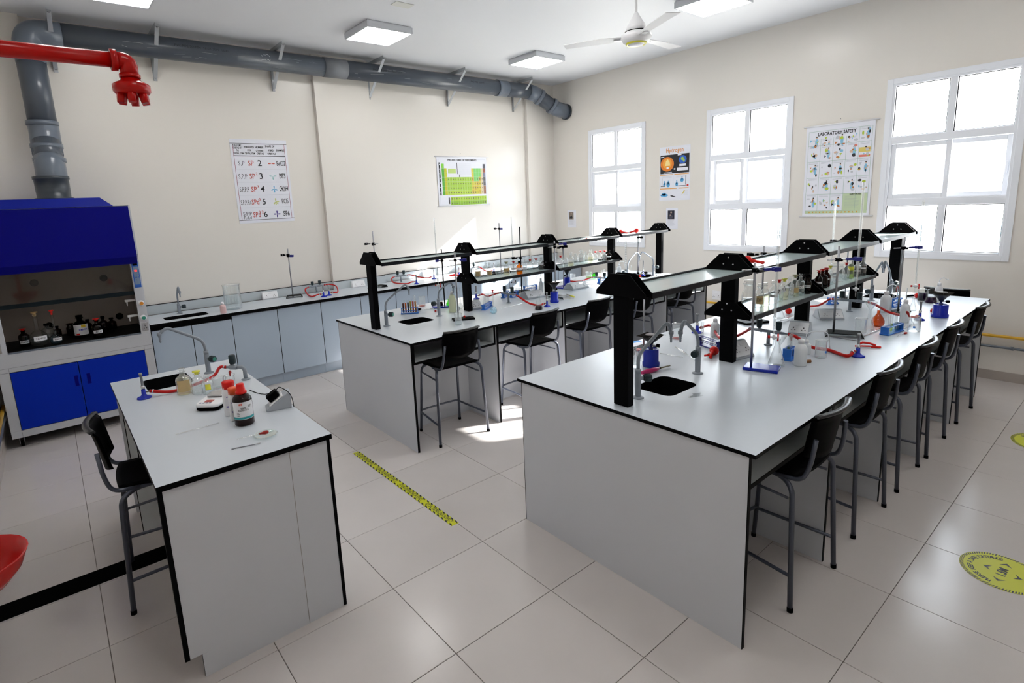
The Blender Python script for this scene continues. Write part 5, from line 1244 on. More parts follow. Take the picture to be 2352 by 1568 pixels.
bottle(425, 904, 846, 31, 'clear reagent bottle with yellowed label left on the demonstration bench', 'yel', .62, 'glass', lab=(.14, .58), labm='tan', group='reagent bottles on the demonstration bench')
bottle(458, 903, 852, 28, 'clear reagent bottle with a yellow stopper on the demonstration bench', 'water', .45, 'yellow', group='reagent bottles on the demonstration bench')
bottle(480, 903, 860, 25, 'small clear bottle with a round yellow label behind the scale', 'water', .35, 'glass', lab=(.25, .55, .45), labm='yellow', group='reagent bottles on the demonstration bench')
beaker(503, 890, 866, 27, 'low empty glass beaker behind the scale')
bk = beaker(530, 884, 861, 21, 'small beaker holding the red dropper behind the white jars')
q = at(530, 884); rodthing('dropper', 'upright glass dropper with a red rubber bulb behind the white jars', 'dropper', (q.x, q.y, .936), (q.x+.004, q.y, .99), .003, 'GR', bulb=.035)
q = at(528, 878); rodthing('dropper', 'leaning glass dropper with an orange bulb at the red hose', 'dropper', (q.x-.01, q.y+.03, .934), atd(519, 866, depth(q)+.04), .003, 'GR', .004, bulb=None)
# electronic scale
c0 = at(505, 935); t = thing('weighing_scale', 'small white electronic scale with red display beside the amber bottle', 'scale', (c0.x-.01, c0.y+.055, .9305), -.72)
b = B(); zs = [(0, .9), (.004, 1), (.022, 1.0)]
def rbox(b, w_, d_, zs, x0=0, r=.025, fn=None):
    prev = None
    for z, k in zs:
        cur = b._v([Vector((x*k+x0, y*k, z if fn is None else fn(x*k+x0, y*k, z))) for x, y in rrect(-w_/2, w_/2, -d_/2, d_/2, r, 4)])
        if prev:
            for i in range(len(cur)): b._f([prev[i], prev[(i+1) % len(cur)], cur[(i+1) % len(cur)], cur[i]], True)
        else: b._f(cur[::-1])
        prev = cur
    b._f(prev); return b
obj('base_shell', rbox(B(), .130, .19, [(0, .93), (.006, 1), (.022, .99)]), 'plastic', t)
obj('top_shell', rbox(B(), .130, .19, [(.022, 1), (.034, 1), (.040, .94)], fn=lambda x, y, z: z if z < .03 else z+.010*(y+.09)/.19), 'white', t)
obj('weighing_pan', rbox(B(), .100, .085, [(.052, .98), (.058, 1), (.060, .97)], r=.02), 'steel', t).location = (0, .043, 0)
mx = Matrix.Translation((0, -.048, .0435)) @ Matrix.Rotation(.05, 4, 'X')
obj('display', B().box(-.024, .020, -.016, .014, 0, .0012, mx), mat('red_display', (.32, .05, .04), .3, emit=.15), t)
b = B()
for k in range(4): b.box(-.042+.018*k, -.032+.018*k, -.033, -.025, 0, .0016, mx)
obj('button', b, mat('scale_button', (.10, .15, .30), .4), t)
b = B(); b.tube([(-.060, -.035, .03), (-.062, -.07, .028), (-.045, -.092, .026)], .003, 6); obj('orange_trim', b, mat('orange_trim', (.65, .15, .03), .4), t)
def jar(u, vb, vt, px, capm, label, sq=.78):
    p, h = st_(u, vb, vt); r = wpx(p, px)/2; t = thing('plastic_jar', label, 'jar', p+Vector((0, 0, .0005)), face(p))
    obj('body', rbox(B(), r*2*sq, r*2, [(0, .94), (h*.02, 1), (h*.68, 1), (h*.76, .93), (h*.80, .78), (h*.85, .78)], r=r*.35), mat('white_hdpe', (.80, .80, .82), .4), t)
    obj('screw_cap', B().lathe([(1e-4, h*.80), (r*.86, h*.80), (r*.86, h*.985), (r*.80, h), (1e-4, h)], 24), capm, t)
    a = 0
    b = B(); z0, z1 = h*.2, h*.62; b.box(r*sq-.0005, r*sq+.0006, -r*.7, r*.7, z0, z1); lb_ = obj('label', b, 'label', t)
    b = B(); b.box(r*sq+.0006, r*sq+.001, -r*.6, r*.2, z0+.01, z0+.02); b.box(r*sq+.0006, r*sq+.001, -r*.5, r*.5, z1-.012, z1-.006); obj('print', b, colm(.3, .25, .5), lb_)
    b = B(); b.cyl((r*sq+.0006, r*.35, (z0+z1)/2), (r*sq+.0011, r*.35, (z0+z1)/2), r*.22, n=12); obj('print', b, colm(.1, .5, .3), lb_)
    return t
jar(533, 951, 875, 30, 'redp', 'taller white plastic jar with red screw cap behind the amber bottle')
jar(543, 963, 890, 23, mat('orange_red_cap', (.80, .10, .02), .35), 'shorter white plastic jar with orange cap touching the amber bottle')
# amber bottle
p, h = st_(563, 972, 881); r = wpx(p, 42)/2; t = thing('amber_bottle', 'amber glass bottle with red cap and white and teal iodine label', 'bottle', p+Vector((0, 0, .0005)))
obj('body', B().lathe([(1e-4, 0), (r*.93, 0), (r, h*.02), (r, h*.58), (r*.96, h*.64), (r*.80, h*.70), (r*.48, h*.755), (r*.40, h*.78), (r*.40, h*.84), (1e-4, h*.84)], 30), mat('amber_opaque', (.012, .002, .0015), .12, spec=.25), t)
cp = obj('screw_cap', B().lathe([(1e-4, h*.77), (r*.58, h*.77), (r*.58, h*.81), (r*.46, h*.83), (r*.40, h*.985), (r*.36, h), (1e-4, h)], 24), 'redp', t)
a = face(p)
patch('label', t, r, h*.17, h*.60, a, 1.25, 'label', 14)
patch('label_band', t, r, h*.18, h*.235, a, 1.25, 'teal', 14, off=.0010)
curvetext(t, 'IODINE', r, h*.45, a, .012, 'ink', .022, .0004); curvetext(t, 'SOLUTION 0.1 N', r, h*.40, a, .012, 'ink', .048, .0004)
curvetext(t, 'NICE', r, h*.545, a-.25, .013, mat('logo_red', (.75, .08, .04), .5), .018, .0008)
b = B(); f_ = lambda x, y: Vector(((r+.0013)*math.cos(a+x/r), (r+.0013)*math.sin(a+x/r), y))
for k, (x, z, w_) in enumerate(((-.032, .33, .010), (-.032, .30, .014), (-.032, .26, .012), (.024, .50, .016), (.024, .48, .016), (.024, .46, .012))): b._f(b._v([f_(x, h*z), f_(x+w_, h*z), f_(x+w_, h*z+.002), f_(x, h*z+.002)]))
obj('small_print', b, 'ink', t)
# socket wedge with black power adapter
q0, q1 = at(633, 943), at(670, 936)
d = q1-q0; rz = math.atan2(d.y, d.x)
t = thing('socket_box', 'grey wedge socket box with a black plug in it on the demonstration bench', 'socket', (q0.x, q0.y, .9305), rz)
ln = .085
obj('housing', B().prism([(ln, 0), (ln, .085), (ln-.018, .085), (-.045, .010), (-.045, 0)], 0, .095, PXZ), 'lgrey2', t, .003)
ang = math.atan2(.075, ln-.018+.045); mx = Matrix.Translation(((ln-.018-.045)/2, .0475, .0475)) @ Matrix.Rotation(-ang, 4, 'Y') @ Matrix.Rotation(-PI/2, 4, 'Z')
socket_plate(t, mx, .086, .086, 1)
pl = thing('power_adapter', 'black power adapter plugged into the wedge socket box', 'power adapter', (q0.x, q0.y, .9305), rz)
mx2 = Matrix.Translation(((ln-.018-.045)/2, .0475, .0475)) @ Matrix.Rotation(-ang, 4, 'Y')
obj('plug_body', B().box(-.030, .034, -.028, .028, .0095, .048, mx2), 'plastic', pl, .008, 3)
W2 = Matrix.Translation(Vector((q0.x, q0.y, .9305))) @ Matrix.Rotation(rz, 4, 'Z')
e0_ = W2 @ (mx2 @ Vector((.034, 0, .04)))
def cable(pts, label, r=.0022): c = Vector(pts[0]); t = thing('cable', label, 'cable', c); obj('cord', B().tube([q-c for q in spline([Vector(q) for q in pts], 8)], r, 8), 'plastic', t); return t
cable([at(572, 895, .9325), at(590, 902, .9325), at(610, 905, .934), at(628, 901, .945), W2 @ (mx2 @ Vector((-.030, 0, .03)))], 'thin black cable running left from the power adapter to the scale')
cable([e0_, e0_+Vector((.02, 0, .012)), atd(662, 900, depth(q1)-.02), atd(671, 915, depth(q1)-.04), at(675, 934, .9325)], 'thin black cable hanging over the wedge socket box')
rodthing('glass_rod', 'straight glass stirring rod lying on the demonstration bench', 'glass rod', at(403, 998, .9335), at(504, 971, .9335), .0028, 'GR')
p = at(610, 1000); t = thing('watch_glass', 'shallow watch glass under the red-bulbed dropper', 'watch glass', p+Vector((0, 0, .0005)))
R = wpx(p, 54)/2; obj('dish', B().lathe([(1e-4, 0), (R*.4, .0012), (R*.8, .005), (R, .009), (R*.98, .0095), (R*.8, .0065), (R*.4, .0028), (1e-4, .0016)], 32), 'Gy', t)
a, c_ = at(542, 1009, .934), at(596, 996, .945); rodthing('dropper', 'glass dropper with a dark red bulb lying across the watch glass', 'dropper', a, c_, .0022, 'GR', .003, bulb=.042)
a, c_ = at(540, 1029, .933), at(586, 1020, .933); t = thing('spatula', 'steel spatula lying near the front edge of the demonstration bench', 'spatula', a); d = c_-a
obj('handle', B().cyl((0, 0, 0), d, .0022, n=8), 'rod', t)
dd = d.normalized(); sd_ = Vector((-dd.y, dd.x, 0))
b = B(); b._f(b._v([q+Vector((0, 0, .001)) for q in (d-sd_*.003, d+dd*.022-sd_*.005, d+dd*.024+sd_*.005, d+sd_*.003)])); o = obj('flat_blade', b, 'rod', t, -1)
obj('spoon', B().sphere(-dd*.008, .006, 10, 6, (1.4, 1, .4)), 'rod', t)

# ------------------------------------------------------------------ middle bench
p = at(888.5, 748.5); Y_ = p.y; gooseneck(p, [aty(884.8, 694, Y_), aty(931, 652, Y_), aty(939, 664, Y_)], up(p, 716), up(p, 722), (.6, -.8), 'swan-neck water tap left of the sink on the middle bench', green=True)
p = at(1009, 725.5); Y_ = p.y; gooseneck(p, [aty(1006.7, 669, Y_), aty(1034, 647, Y_), aty(1041, 659, Y_)], up(p, 688), up(p, 696), (-1, .2), 'swan-neck water tap right of the sink on the middle bench')
tuberack(at(921, 721), at(962, 718.5), .062, 'blue rack of six coloured test tubes on the middle bench', 'bluep',
 {0: (LT['brown'], .75, 'test tube of dark brown liquid leaning at the left of the coloured row'), 1: (LT['org'], .78, 'test tube of orange liquid second in the coloured row'), 2: (LT['dark'], .8, 'test tube of black liquid third in the coloured row'), 3: (LT['grn'], .88, 'test tube of yellow-brown liquid fourth in the coloured row'), 4: (LT['red'], .86, 'test tube of red-orange liquid fifth in the coloured row'), 5: (LT['amb'], .84, 'test tube of orange liquid at the right end of the coloured row')}, 'test tube', tubeh=.130, tr=.0095)
conical(954, 712, 678, 17, 'narrow clear conical flask behind the coloured test tubes')
rodthing('rubber_bung', 'black rubber bung beside the coloured test tube rack', 'bung', at(961, 711, .945), at(966, 709, .945), .013, 'plastic', .010)
beaker(970, 703, 681, 15.5, 'clear beaker with a brown film at its base on the middle bench', 'org', .09)
a, c_ = at(994, 707), at(1031, 703.5)
s_, rp, qs = stand(a, c_, .12, (1021.8, 703), 571.6, 'retort stand with blue base behind the right sink tap of the middle bench', 'blue', clamps=[(598, (1003, 600), 'blued')], group='retort stands', th=.014, rodm='rack2')
burette(qs[0], 500, 655, 676, 'burette over the conical flask left on the middle bench')
conical(1012, 702, 670, 13, 'conical flask of dark liquid under the left burette of the middle bench', 'dark', .28, z=.945)
filler(1000, 716, .931, 'small red burette tap lying beside the middle bench sink', .4, .35)
rodthing('burette', 'burette lying flat behind the middle bench sink', 'burette', at(936, 716, .936), at(994, 708, .936), .005, 'GR')
washbottle(1040, 716.5, 655, 17, 'tall cloudy yellow-green squeeze bottle beside the second rack post', mat('cloudy_yellow', (.66, .70, .48), .4), arcto=(.06, -.02, .20), body=.72)
volflask(1030, 702, 668, 10, 'small flask of bright yellow-green liquid behind the squeeze bottle', 'green', .45)
volflask(1050, 714, 660, 15, 'clear volumetric flask beside the black rack post of the middle bench', 'water', .3)
volflask(1058, 709, 662, 13, 'second clear volumetric flask against the middle rack post')
a, c_ = at(1040, 736), at(1089, 731); 
s_, rp, qs = stand(a, c_, .10, (1053, 733), 580, 'retort stand with black rectangular base at the front of the middle bench', 'black', clamps=[(597.5, (1068, 595.5), 'blued')], group='retort stands', th=.016)
beaker(1053, 745.5, 720, 17, 'clear beaker with water in front of the black stand base', 'water', .4)
t = thing('rubber_ball', 'red rubber bulb resting on the black stand base of the middle bench', 'rubber bulb', at(1067, 729, .947)+Vector((0, 0, .010))); obj('bulb', B().sphere((0, 0, 0), .010), 'redp', t); obj('neck', B().cyl((0, 0, 0), (0, .02, 0), .004, n=8), 'redp', t)
triblock(1086.5, 712.5, 1110, 709, 'angled socket box beside the second post of the middle rack')
t_b, i1 = bunsen(1094.5, 686.5, 656, 'bunsen burner with dark barrel behind the angled socket box', outd=(1, 0))
t_b, i2 = bunsen(1256.7, 704, 671.4, 'bunsen burner at the front edge of the middle bench near the blue gas stove', outd=(-1, .3), px=15)
t, oa, ob = gastap(1168.5, 695.5, 658, 'double gas tap on the middle bench before the blue test tube racks', half=.10)
hose([ob, atd(1140, 674, depth(ob)+.05), at(1120, 680, .975), i1+Vector((.06, 0, .005)), i1], 'red hose from the middle bench gas tap back to the far burner')
hose([oa, atd(1196, 684, depth(oa)-.02), at(1213, 695, .96), at(1230, 700, .938), i2+Vector((-.05, .02, -.015)), i2], 'red hose snaking right from the middle bench gas tap to the front burner', .0095)
tuberack(at(1110, 713), at(1128, 703), .055, 'blue test tube rack in front of the angled socket box on the middle bench', 'bluep', {k: (None, 0) for k in range(5)}, 'clear test tube standing in the blue rack by the angled socket box', n=6, tubeh=.13)
volflask(1133.8, 719.5, 665.5, 17, 'clear round flask with a red stopper and pale blue tint on the middle bench', 'blue', .25, 'red')
conical(1237.6, 710.7, 676, 18.5, 'conical flask with dark wine-coloured liquid on the red hose', 'wine', .24)
a, c_ = at(1155, 685), at(1169, 683)
tuberack(a, at(1166, 678), .06, 'blue test tube rack behind the left knob of the gas tap', 'bluep', {1: (None, 0), 3: (None, 0)}, 'clear test tube standing in the rack behind the left gas knob', n=5)
tuberack(at(1173, 684), at(1189, 679), .065, 'blue test tube rack behind the right knob of the gas tap', 'bluep', {1: (None, 0), 4: (None, 0)}, 'clear test tube standing in the rack behind the right gas knob', n=5)
conical(1163, 680, 650, 14, 'clear conical flask behind the double gas tap knobs')
a, c_ = at(1184, 676), at(1210, 670.5)
s_, rp, qs = stand(a, c_, .11, (1198.7, 672), 520.7, 'retort stand with a dark rod behind the blue rack of clear tubes', 'black', tray=True, clamps=[(592, (1178, 594), 'plastic')], group='retort stands', rodm='rack2')
burette(Vector((qs[0].x, qs[0].y, 0)), 498, 648, 662, 'thin burette rising above the middle rack in front of the sunlit wall', 'ink')
tuberack(at(1203, 671), at(1233, 666), .07, 'blue rack of tall clear tubes left of the third post', 'bluep', {k: (None, 0) for k in range(6)}, 'tall clear test tube standing in the rack left of the third post', tubeh=.16)
washbottle(1243, 671, 630, 9.5, 'white wash bottle with curved spout beside the third post of the middle rack', arcto=(-.10, -.02, .13))
triblock(1212, 688, 1252, 681, 'angled socket box left of the blue gas stove on the middle bench', two=True, dp=.16, h=.075)
stove(1273.5, 694, 669.5, 649, 18, 'blue gas stove nearest the front edge on the middle bench', 'square wire gauze on the front blue stove of the middle bench', knob=(1, .2))
a, c_ = at(1283, 663), at(1308, 656)
s_, rp, qs = stand(a, c_, .13, (1295, 658), 566, 'retort stand with blue base beside the rear blue gas stove', 'blue', group='retort stands', th=.014, clamps=[(568, (1282, 567), 'plastic')])
q = at(1276, 672); s_, rp, qs = stand(at(1266, 684), at(1288, 679), .10, (1276.5, 682), 553, 'tall retort stand with blue clamps behind the front blue gas stove', 'black', group='retort stands', clamps=[(561, (1298, 561), 'blued'), (567, (1300, 566), 'plastic')])
stove(1303, 656, 636, 619, 14, 'blue gas stove standing farther back on the middle bench', 'square wire gauze on the rear blue stove of the middle bench', knob=(-1, .2))
beaker(1316, 643, 629, 12, 'small clear beaker right of the rear blue gas stove')
beaker(1352, 637, 624.5, 13, 'small clear beaker with a greenish base near the fourth post', 'grn', .12)
volflask(1364.8, 637, 612, 10, 'small round flask of bright green liquid behind the far gas tap', 'green', .45)
t, oa, ob = gastap(1379.5, 653.5, 625.5, 'double gas tap at the far part of the middle bench', half=.10)
hose([ob, atd(1353, 639, depth(ob)+.03), at(1335, 645, .955), at(1318, 646, .937), at(1307, 645, .937)], 'red hose from the far gas tap of the middle bench to the rear stove')
conical(1377.5, 642, 622, 10, 'small conical flask of orange liquid between the far gas tap knobs', 'org', .35)
tuberack(at(1375, 651), at(1393, 646), .06, 'pale blue test tube rack behind the far gas tap of the middle bench', 'bluep', {0: (L['yel'], .9, 'tall yellow test tube above the far gas tap'), 2: (None, 0), 4: (None, 0)}, 'clear test tube standing in the rack behind the far gas tap', tubeh=.15)
triblock(1316, 667, 1353, 660, 'angled socket box on the bright far part of the middle bench', two=True, dp=.16, h=.075)
a, c_ = at(1287, 686), at(1311, 683)
t = thing('metal_tray', 'small folded grey metal stand base lying on the middle bench', 'tray', ((a+c_)/2)+Vector((0, 0, .0005)), math.atan2((c_-a).y, (c_-a).x)); ln = (c_-a).length
b = B(); b.box(-ln/2, ln/2, -.06, .06, .018, .022); b.prism([(-.06, .018), (-.072, 0), (-.067, 0), (-.055, .018)], -ln/2, ln/2, PYZ); b.prism([(.06, .018), (.072, 0), (.067, 0), (.055, .018)], -ln/2, ln/2, PYZ); obj('plate', b, 'bracket', t)
def lighter(a, c_, m_, label, r=.011):
    t = thing('gas_lighter', label, 'lighter', a); d = Vector(c_)-Vector(a); dd = d.normalized()
    obj('handle', B().tube([(0, 0, 0), d*.08, d*.25, d*.45, d*.60], r, 12, rs=[r*.7, r, r*1.15, r, r*.6]), m_, t); obj('nozzle', B().cyl(d*.58, d, .0045, n=10), 'brass', t); obj('collar', B().cyl(d*.58, d*.64, .0065, n=10), 'plastic', t)
    return t
lighter(at(1320, 682, .965), at(1301, 675.5, .965), 'yellow', 'yellow gas lighter lying on the grey metal tray', .008)
rodthing('glass_rod', 'glass rod lying in front of the gas tap on the middle bench', 'glass rod', at(1150, 708, .934), at(1200, 697, .934), .003, 'GR')
rodthing('pipette', 'glass pipette lying behind the angled socket box of the far bench', 'pipette', at(1358, 656, .934), at(1392, 660, .934), .003, 'GR')
# far sink end of the middle bench
p = at(1500.6, 632.7); Y_ = p.y; gooseneck(p, [aty(1500.5, 594, Y_), aty(1475, 577, Y_), aty(1469, 588, Y_)], up(p, 610), up(p, 613.5), (.8, -.5), 'pale tap right of the far sink of the middle bench by the last post')
pa = aty(1441, 640, Y_); pa = Vector((pa.x, Y_, .93)); gooseneck(pa, [aty(1442.5, 602, Y_), aty(1463, 577.5, Y_), aty(1469, 588, Y_-.02)], up(pa, 620), up(pa, 624), (-1, .2), 'pale tap left of the far sink of the middle bench')
a, c_ = at(1457, 634), at(1478, 631)
s_, rp, qs = stand(a, c_, .10, (1465.5, 630), 536.4, 'retort stand near the far sink of the middle bench below the poster', 'black', group='retort stands', clamps=[(545, (1473, 545.5), 'plastic'), (627, (1484, 626), 'plastic')], th=.014)
q = at(1437.5, 625); p = Vector((q.x, q.y, 0)); zt = up(p, 500); t = thing('measuring_cylinder', 'very tall measuring cylinder in front of the first window', 'measuring cylinder', (q.x, q.y, .9305))
obj('base', B().lathe([(1e-4, 0), (.04, 0), (.04, .012), (.018, .02), (.018, .035), (1e-4, .035)], 16), 'plastic', t); obj('tube', B().lathe([(.012, .03), (.013, .05), (.013, zt-.94), (.016, zt-.93)], 16), 'G', t)
for k in range(14): patch('graduation', t, .013, .1+.025*k, .103+.025*k, face(q), .9, 'ink', 4)
washbottle(1422, 628, 601, 10, 'small white wash bottle beside the tall measuring cylinder', arcto=(.09, -.03, .10))
volflask(1449.6, 630, 610, 7, 'tiny flask with a white stopper between the far taps', None, .3, 'white')
t_b, i = bunsen(1477, 633, 598, 'bunsen burner with thick grey barrel by the far sink', px=10)
t = thing('rubber_ball', 'red rubber ball near the far sink of the middle bench', 'rubber bulb', at(1470, 634, .955)); obj('bulb', B().sphere((0, 0, 0), .016), 'redp', t); obj('neck', B().cyl((0, 0, 0), (.03, 0, -.008), .005, n=8), 'redp', t)
filler(1425, 537.5, 1.5135, 'red pipette filler on the middle rack top beside the fourth gusset', -.5, 1.1)
filler(1462, 534.5, 1.5135, 'red pipette filler on the last span of the middle rack top', PI-.5, 1.1)
rodthing('pipette', 'glass pipette with a red end lying on the middle rack top after the second post', 'pipette', at(1126, 573.5, 1.518), at(1091, 577, 1.518), .004, 'GR', bulb=.05)
rodthing('pipette', 'thin pipette with a red end on the middle rack top left of the fourth post', 'pipette', at(1331, 550, 1.518), at(1345, 548, 1.518), .0035, 'GR', bulb=.03)
# bottles on the lower shelf of the middle rack
SZ = 1.2285; gb = 'reagent bottles on the lower shelf of the middle rack'
for (u, vb, vt, px, lq, lev, sp, gl, lab_, lm, lb_) in (
 (1084.4, 639.1, 610, 15, 'water', .45, 'glass', 'G', None, None, 'clear bottle first on the middle shelf beside the second post'),
 (1098.3, 636.4, 607, 14, 'water', .3, 'glass', 'G', (.14, .52), 'tan', 'clear bottle with a brown label, second on the middle shelf'),
 (1116.5, 635, 600, 13.5, 'water', .3, 'glass', 'G', None, None, 'taller clear bottle behind the tan-labelled one on the middle shelf'),
 (1125, 635, 602, 13, 'water', .3, 'glass', 'G', (.12, .42), 'tan', 'clear bottle with a low tan label, fourth on the middle shelf'),
 (1145.7, 632.2, 603, 14, 'water', .35, 'glass', 'G', None, None, 'clear glass-stoppered bottle between tan and cream labelled ones'),
 (1163.8, 629.7, 601.3, 15, 'yel', .4, 'olive', 'G', (.25, .52), 'tan', 'bottle with an olive stopper and cream label on the middle shelf'),
 (1180.3, 627, 599.8, 13.5, 'water', .4, 'red', 'G', (.3, .45), 'label', 'red-stoppered bottle just left of the orange amber bottle'),
 (1193.7, 628.9, 599.8, 14, None, .4, 'black', 'GA', (.32, .50), 'label', 'bright orange amber bottle with black stopper on the middle shelf'),
 (1205.5, 624, 595.8, 10, 'milk', .55, 'glass', 'G', None, None, 'narrow frosted bottle just right of the orange amber bottle'),
 (1218, 621.3, 595, 13.5, 'teal', .4, 'red', 'G', None, None, 'red-stoppered bottle, second after the orange amber bottle'),
 (1231.5, 619.6, 593.5, 13.5, 'teal', .4, 'red', 'G', None, None, 'red-stoppered bottle nearest the left side of the third post'),
 (1243.5, 618.7, 590.3, 12.5, 'dark', .35, 'glass', 'G', (.40, .5), 'label', 'dark-bottomed clear bottle touching the third post of the middle rack'),
 (1268.4, 616, 581, 11, 'water', .3, 'none', 'G', None, None, 'pale empty bottle just right of the third post of the middle rack'),
 (1288, 615.5, 587, 14, 'water', .3, 'red', 'G', None, None, 'red-stoppered bottle after the rod of the tall stand'),
 (1298.3, 613.2, 585.6, 14, 'water', .35, 'none', 'G', None, None, 'open bottle next to the single red stopper after the third post'),
 (1311.7, 611, 580, 14, 'yel', .3, 'glass', 'G', None, None, 'glass-stoppered bottle with yellowish content after the open bottle'),
 (1322.3, 608.4, 581.7, 13, 'water', .4, 'glass', 'G', None, None, 'small glass-stoppered bottle left of the largest bottle on the shelf'),
 (1335.5, 606.5, 573, 16.5, 'water', .5, 'glass', 'G', (.22, .48, .5), 'label', 'largest clear bottle in the row between third and fourth post'),
 (1345.5, 603.9, 577.8, 11, 'water', .3, 'glass', 'G', None, None, 'thin clear bottle half behind the largest bottle of the row'),
 (1356.5, 602.3, 573, 13, 'yel', .42, 'glass', 'G', None, None, 'glass-stoppered bottle with cream band, left of three red stoppers'),
 (1367.5, 601, 577, 11.5, 'water', .3, 'red', 'G', None, None, 'first of the three red-stoppered bottles before the fourth post'),
 (1378.5, 600, 576, 11, 'dark', .25, 'red', 'G', None, None, 'second of the three red-stoppered bottles before the fourth post'),
 (1388.8, 599.2, 575.4, 11.5, 'dark', .25, 'red', 'G', None, None, 'third of the three red-stoppered bottles before the fourth post'),
 (1399, 599.8, 575.4, 11, None, .3, 'black', 'GD', (.36, .44), 'label', 'dark brown bottle with black stopper against the fourth post')):
    bottle(u, vb, vt, px, lb_, lq, lev, sp, gl, z=SZ, lab=lab_, labm=lm or 'label', group=gb)

# ------------------------------------------------------------------ right front bench
p = at(1465.4, 913.3); Y_ = p.y; gooseneck(p, [aty(1466, 815, Y_), aty(1535, 738, Y_), aty(1541.6, 764, Y_)], up(p, 852), up(p, 868), (.75, -.65), 'swan-neck tap with green-centred knob beside the front rack post', green=True, r=.0095)
p = at(1602.3, 857); Y_ = p.y; gooseneck(p, [aty(1603, 769, Y_), aty(1570, 734, Y_), aty(1562.8, 764, Y_)], up(p, 800), up(p, 808), (-.75, -.15), 'swan-neck tap right of the front sink on the right bench', r=.0095)
p = at(1600, 908, .9302); t = thing('water_puddle', 'small splash of water beside the front sink', 'water', p)
b = B(); random.seed(5)
b._f(b._v([Vector((.045*math.cos(a)*(1+.5*math.sin(3*a)), .022*math.sin(a)*(1+.4*math.cos(5*a)), .0008)) for a in [2*PI*i/24 for i in range(24)]])); obj('film', b, 'G', t, -1)
stove(1495, 840, 799, 770, 34, 'blue gas stove behind the front sink of the right bench', 'scorched wire gauze tilted on the stove behind the front sink', knob=(.3, -1), sq=.1)
lighter(at(1474, 856, .943), at(1539, 839, .943), 'pink', 'pink gas lighter lying between the front sink and blue stove', .013)
beaker(1554, 777, 743.5, 21, 'clear beaker with a red ring base between the tap spouts', 'red', .04)
rodthing('pipette', 'glass pipette with cream tip lying beside the blue stove', 'pipette', at(1516, 811, .935), at(1569, 820, .935), .003, 'GR')
rodthing('glass_adapter', 'thick glass tube tapering to a thin stem lying left of the right tap', 'glass tube', at(1551, 797, .941), at(1575, 812, .941), .006, 'GR', .009)
rodthing('glass_rod', 'thin glass stem lying against the right tap base', 'glass rod', at(1577, 813, .936), at(1597, 828, .936), .003, 'GR')
beaker(1458, 842, 803, 22, 'clear beaker with a small funnel, left of the blue stove behind the front post')
conical(1449, 815, 772, 20, 'conical flask of dark liquid half hidden by the front rack post', 'dark', .45)
p = at(1461, 828, .96); t = thing('glass_funnel', 'small glass funnel upside down in the beaker behind the front post', 'funnel', p); obj('cone', B().lathe([(.028, 0), (.006, .035), (.004, .04), (.004, .095)], 18), 'G', t)
t = thing('paper_sheet', 'white and blue paper sheet behind the front rack post', 'paper', (at(1452, 792))+Vector((0, 0, .0006)), -.2); obj('sheet', B().box(-.06, .12, -.06, .07, 0, .0006), 'paper', t); obj('blue_corner', B().box(.0, .12, .03, .07, .0006, .0010), colm(.05, .30, .75), t)
rodthing('rubber_tube', 'short red rubber tube left of the blue gas stove', 'rubber tube', at(1463, 802, .945), at(1480, 806, .945), .010, 'redp')
a, c_ = at(1462, 806), at(1494, 796)
stand(a, c_, .11, (1478.6, 803), 681, 'retort stand with pale rod behind the front blue stove', 'black', group='retort stands', th=.014)
a, c_ = at(1607, 790), at(1652, 806)
tuberack(a, c_, .065, 'dark blue test tube rack behind the second post of the right bench', 'blued', {0: (None, 0), 4: (None, 0)}, 'clear test tube standing in the dark blue rack', n=7, tubeh=.155, tr=.009)
t_b, i1 = bunsen(1601, 764, 720.5, 'bunsen burner behind the right swan-neck tap of the right bench', outd=(1, -.3), px=24)
washbottle(1642, 771, 722, 20, 'white wash bottle half behind the second post of the right bench')
filler(1640, 815, .9305, 'red pipette filler with a brown end at the foot of the second post', PI+.2, 1.15)
rodthing('wooden_handle', 'brown cork-handled tool beside the red pipette filler', 'tool handle', at(1627, 814, .938), at(1645, 808, .938), .008, 'wood')
t, oa, ob = gastap(1764, 792, 736, 'double gas tap nearest the camera on the right bench', half=.105, hc=None)
t_b, i2 = bunsen(1969.6, 818, 766, 'bunsen burner at the front edge of the right bench beside the red pegs', outd=(-1, .35), px=30)
hose([ob, atd(1720, 757, depth(ob)+.06), at(1690, 772, 1.0), at(1655, 777, .98), i1+Vector((.10, -.03, .0)), i1], 'red hose passing behind the second post to the far burner', .0095)
hose([oa, atd(1830, 774, depth(oa)-.03), at(1862, 796, .965), at(1905, 804, .942), i2+Vector((-.06, .02, -.02)), i2], 'long red hose along the right bench to the front burner', .0105)
triblock(1690, 829, 1733, 819, 'angled socket box at the foot of the second post of the right bench', h=.105, dp=.13)
a, c_ = at(1710, 843), at(1790, 853)
s_, rp, qs = stand(a, c_, .125, (1724.8, 842), 603.4, 'retort stand with glossy blue base nearest the camera', 'blue', group='retort stands', th=.018, clamps=[(620, (1785, 621), 'blued')])
burette(qs[0], 494, 774, 793, 'tall burette clamped on the nearest blue-based stand')
conical(1783, 840, 779, 36, 'clear conical flask standing behind the nearest blue stand base')
p = at(1789, 838); pz = up(p, 770); t = thing('glass_funnel', 'glass funnel sitting in the flask beside the nearest burette', 'funnel', (p.x, p.y, pz-.11)); obj('cone', B().lathe([(.0035, 0), (.004, .05), (.008, .055), (.036, .108), (.037, .110)], 24), 'G', t)
a, c_ = at(1806, 829), at(1820, 820)
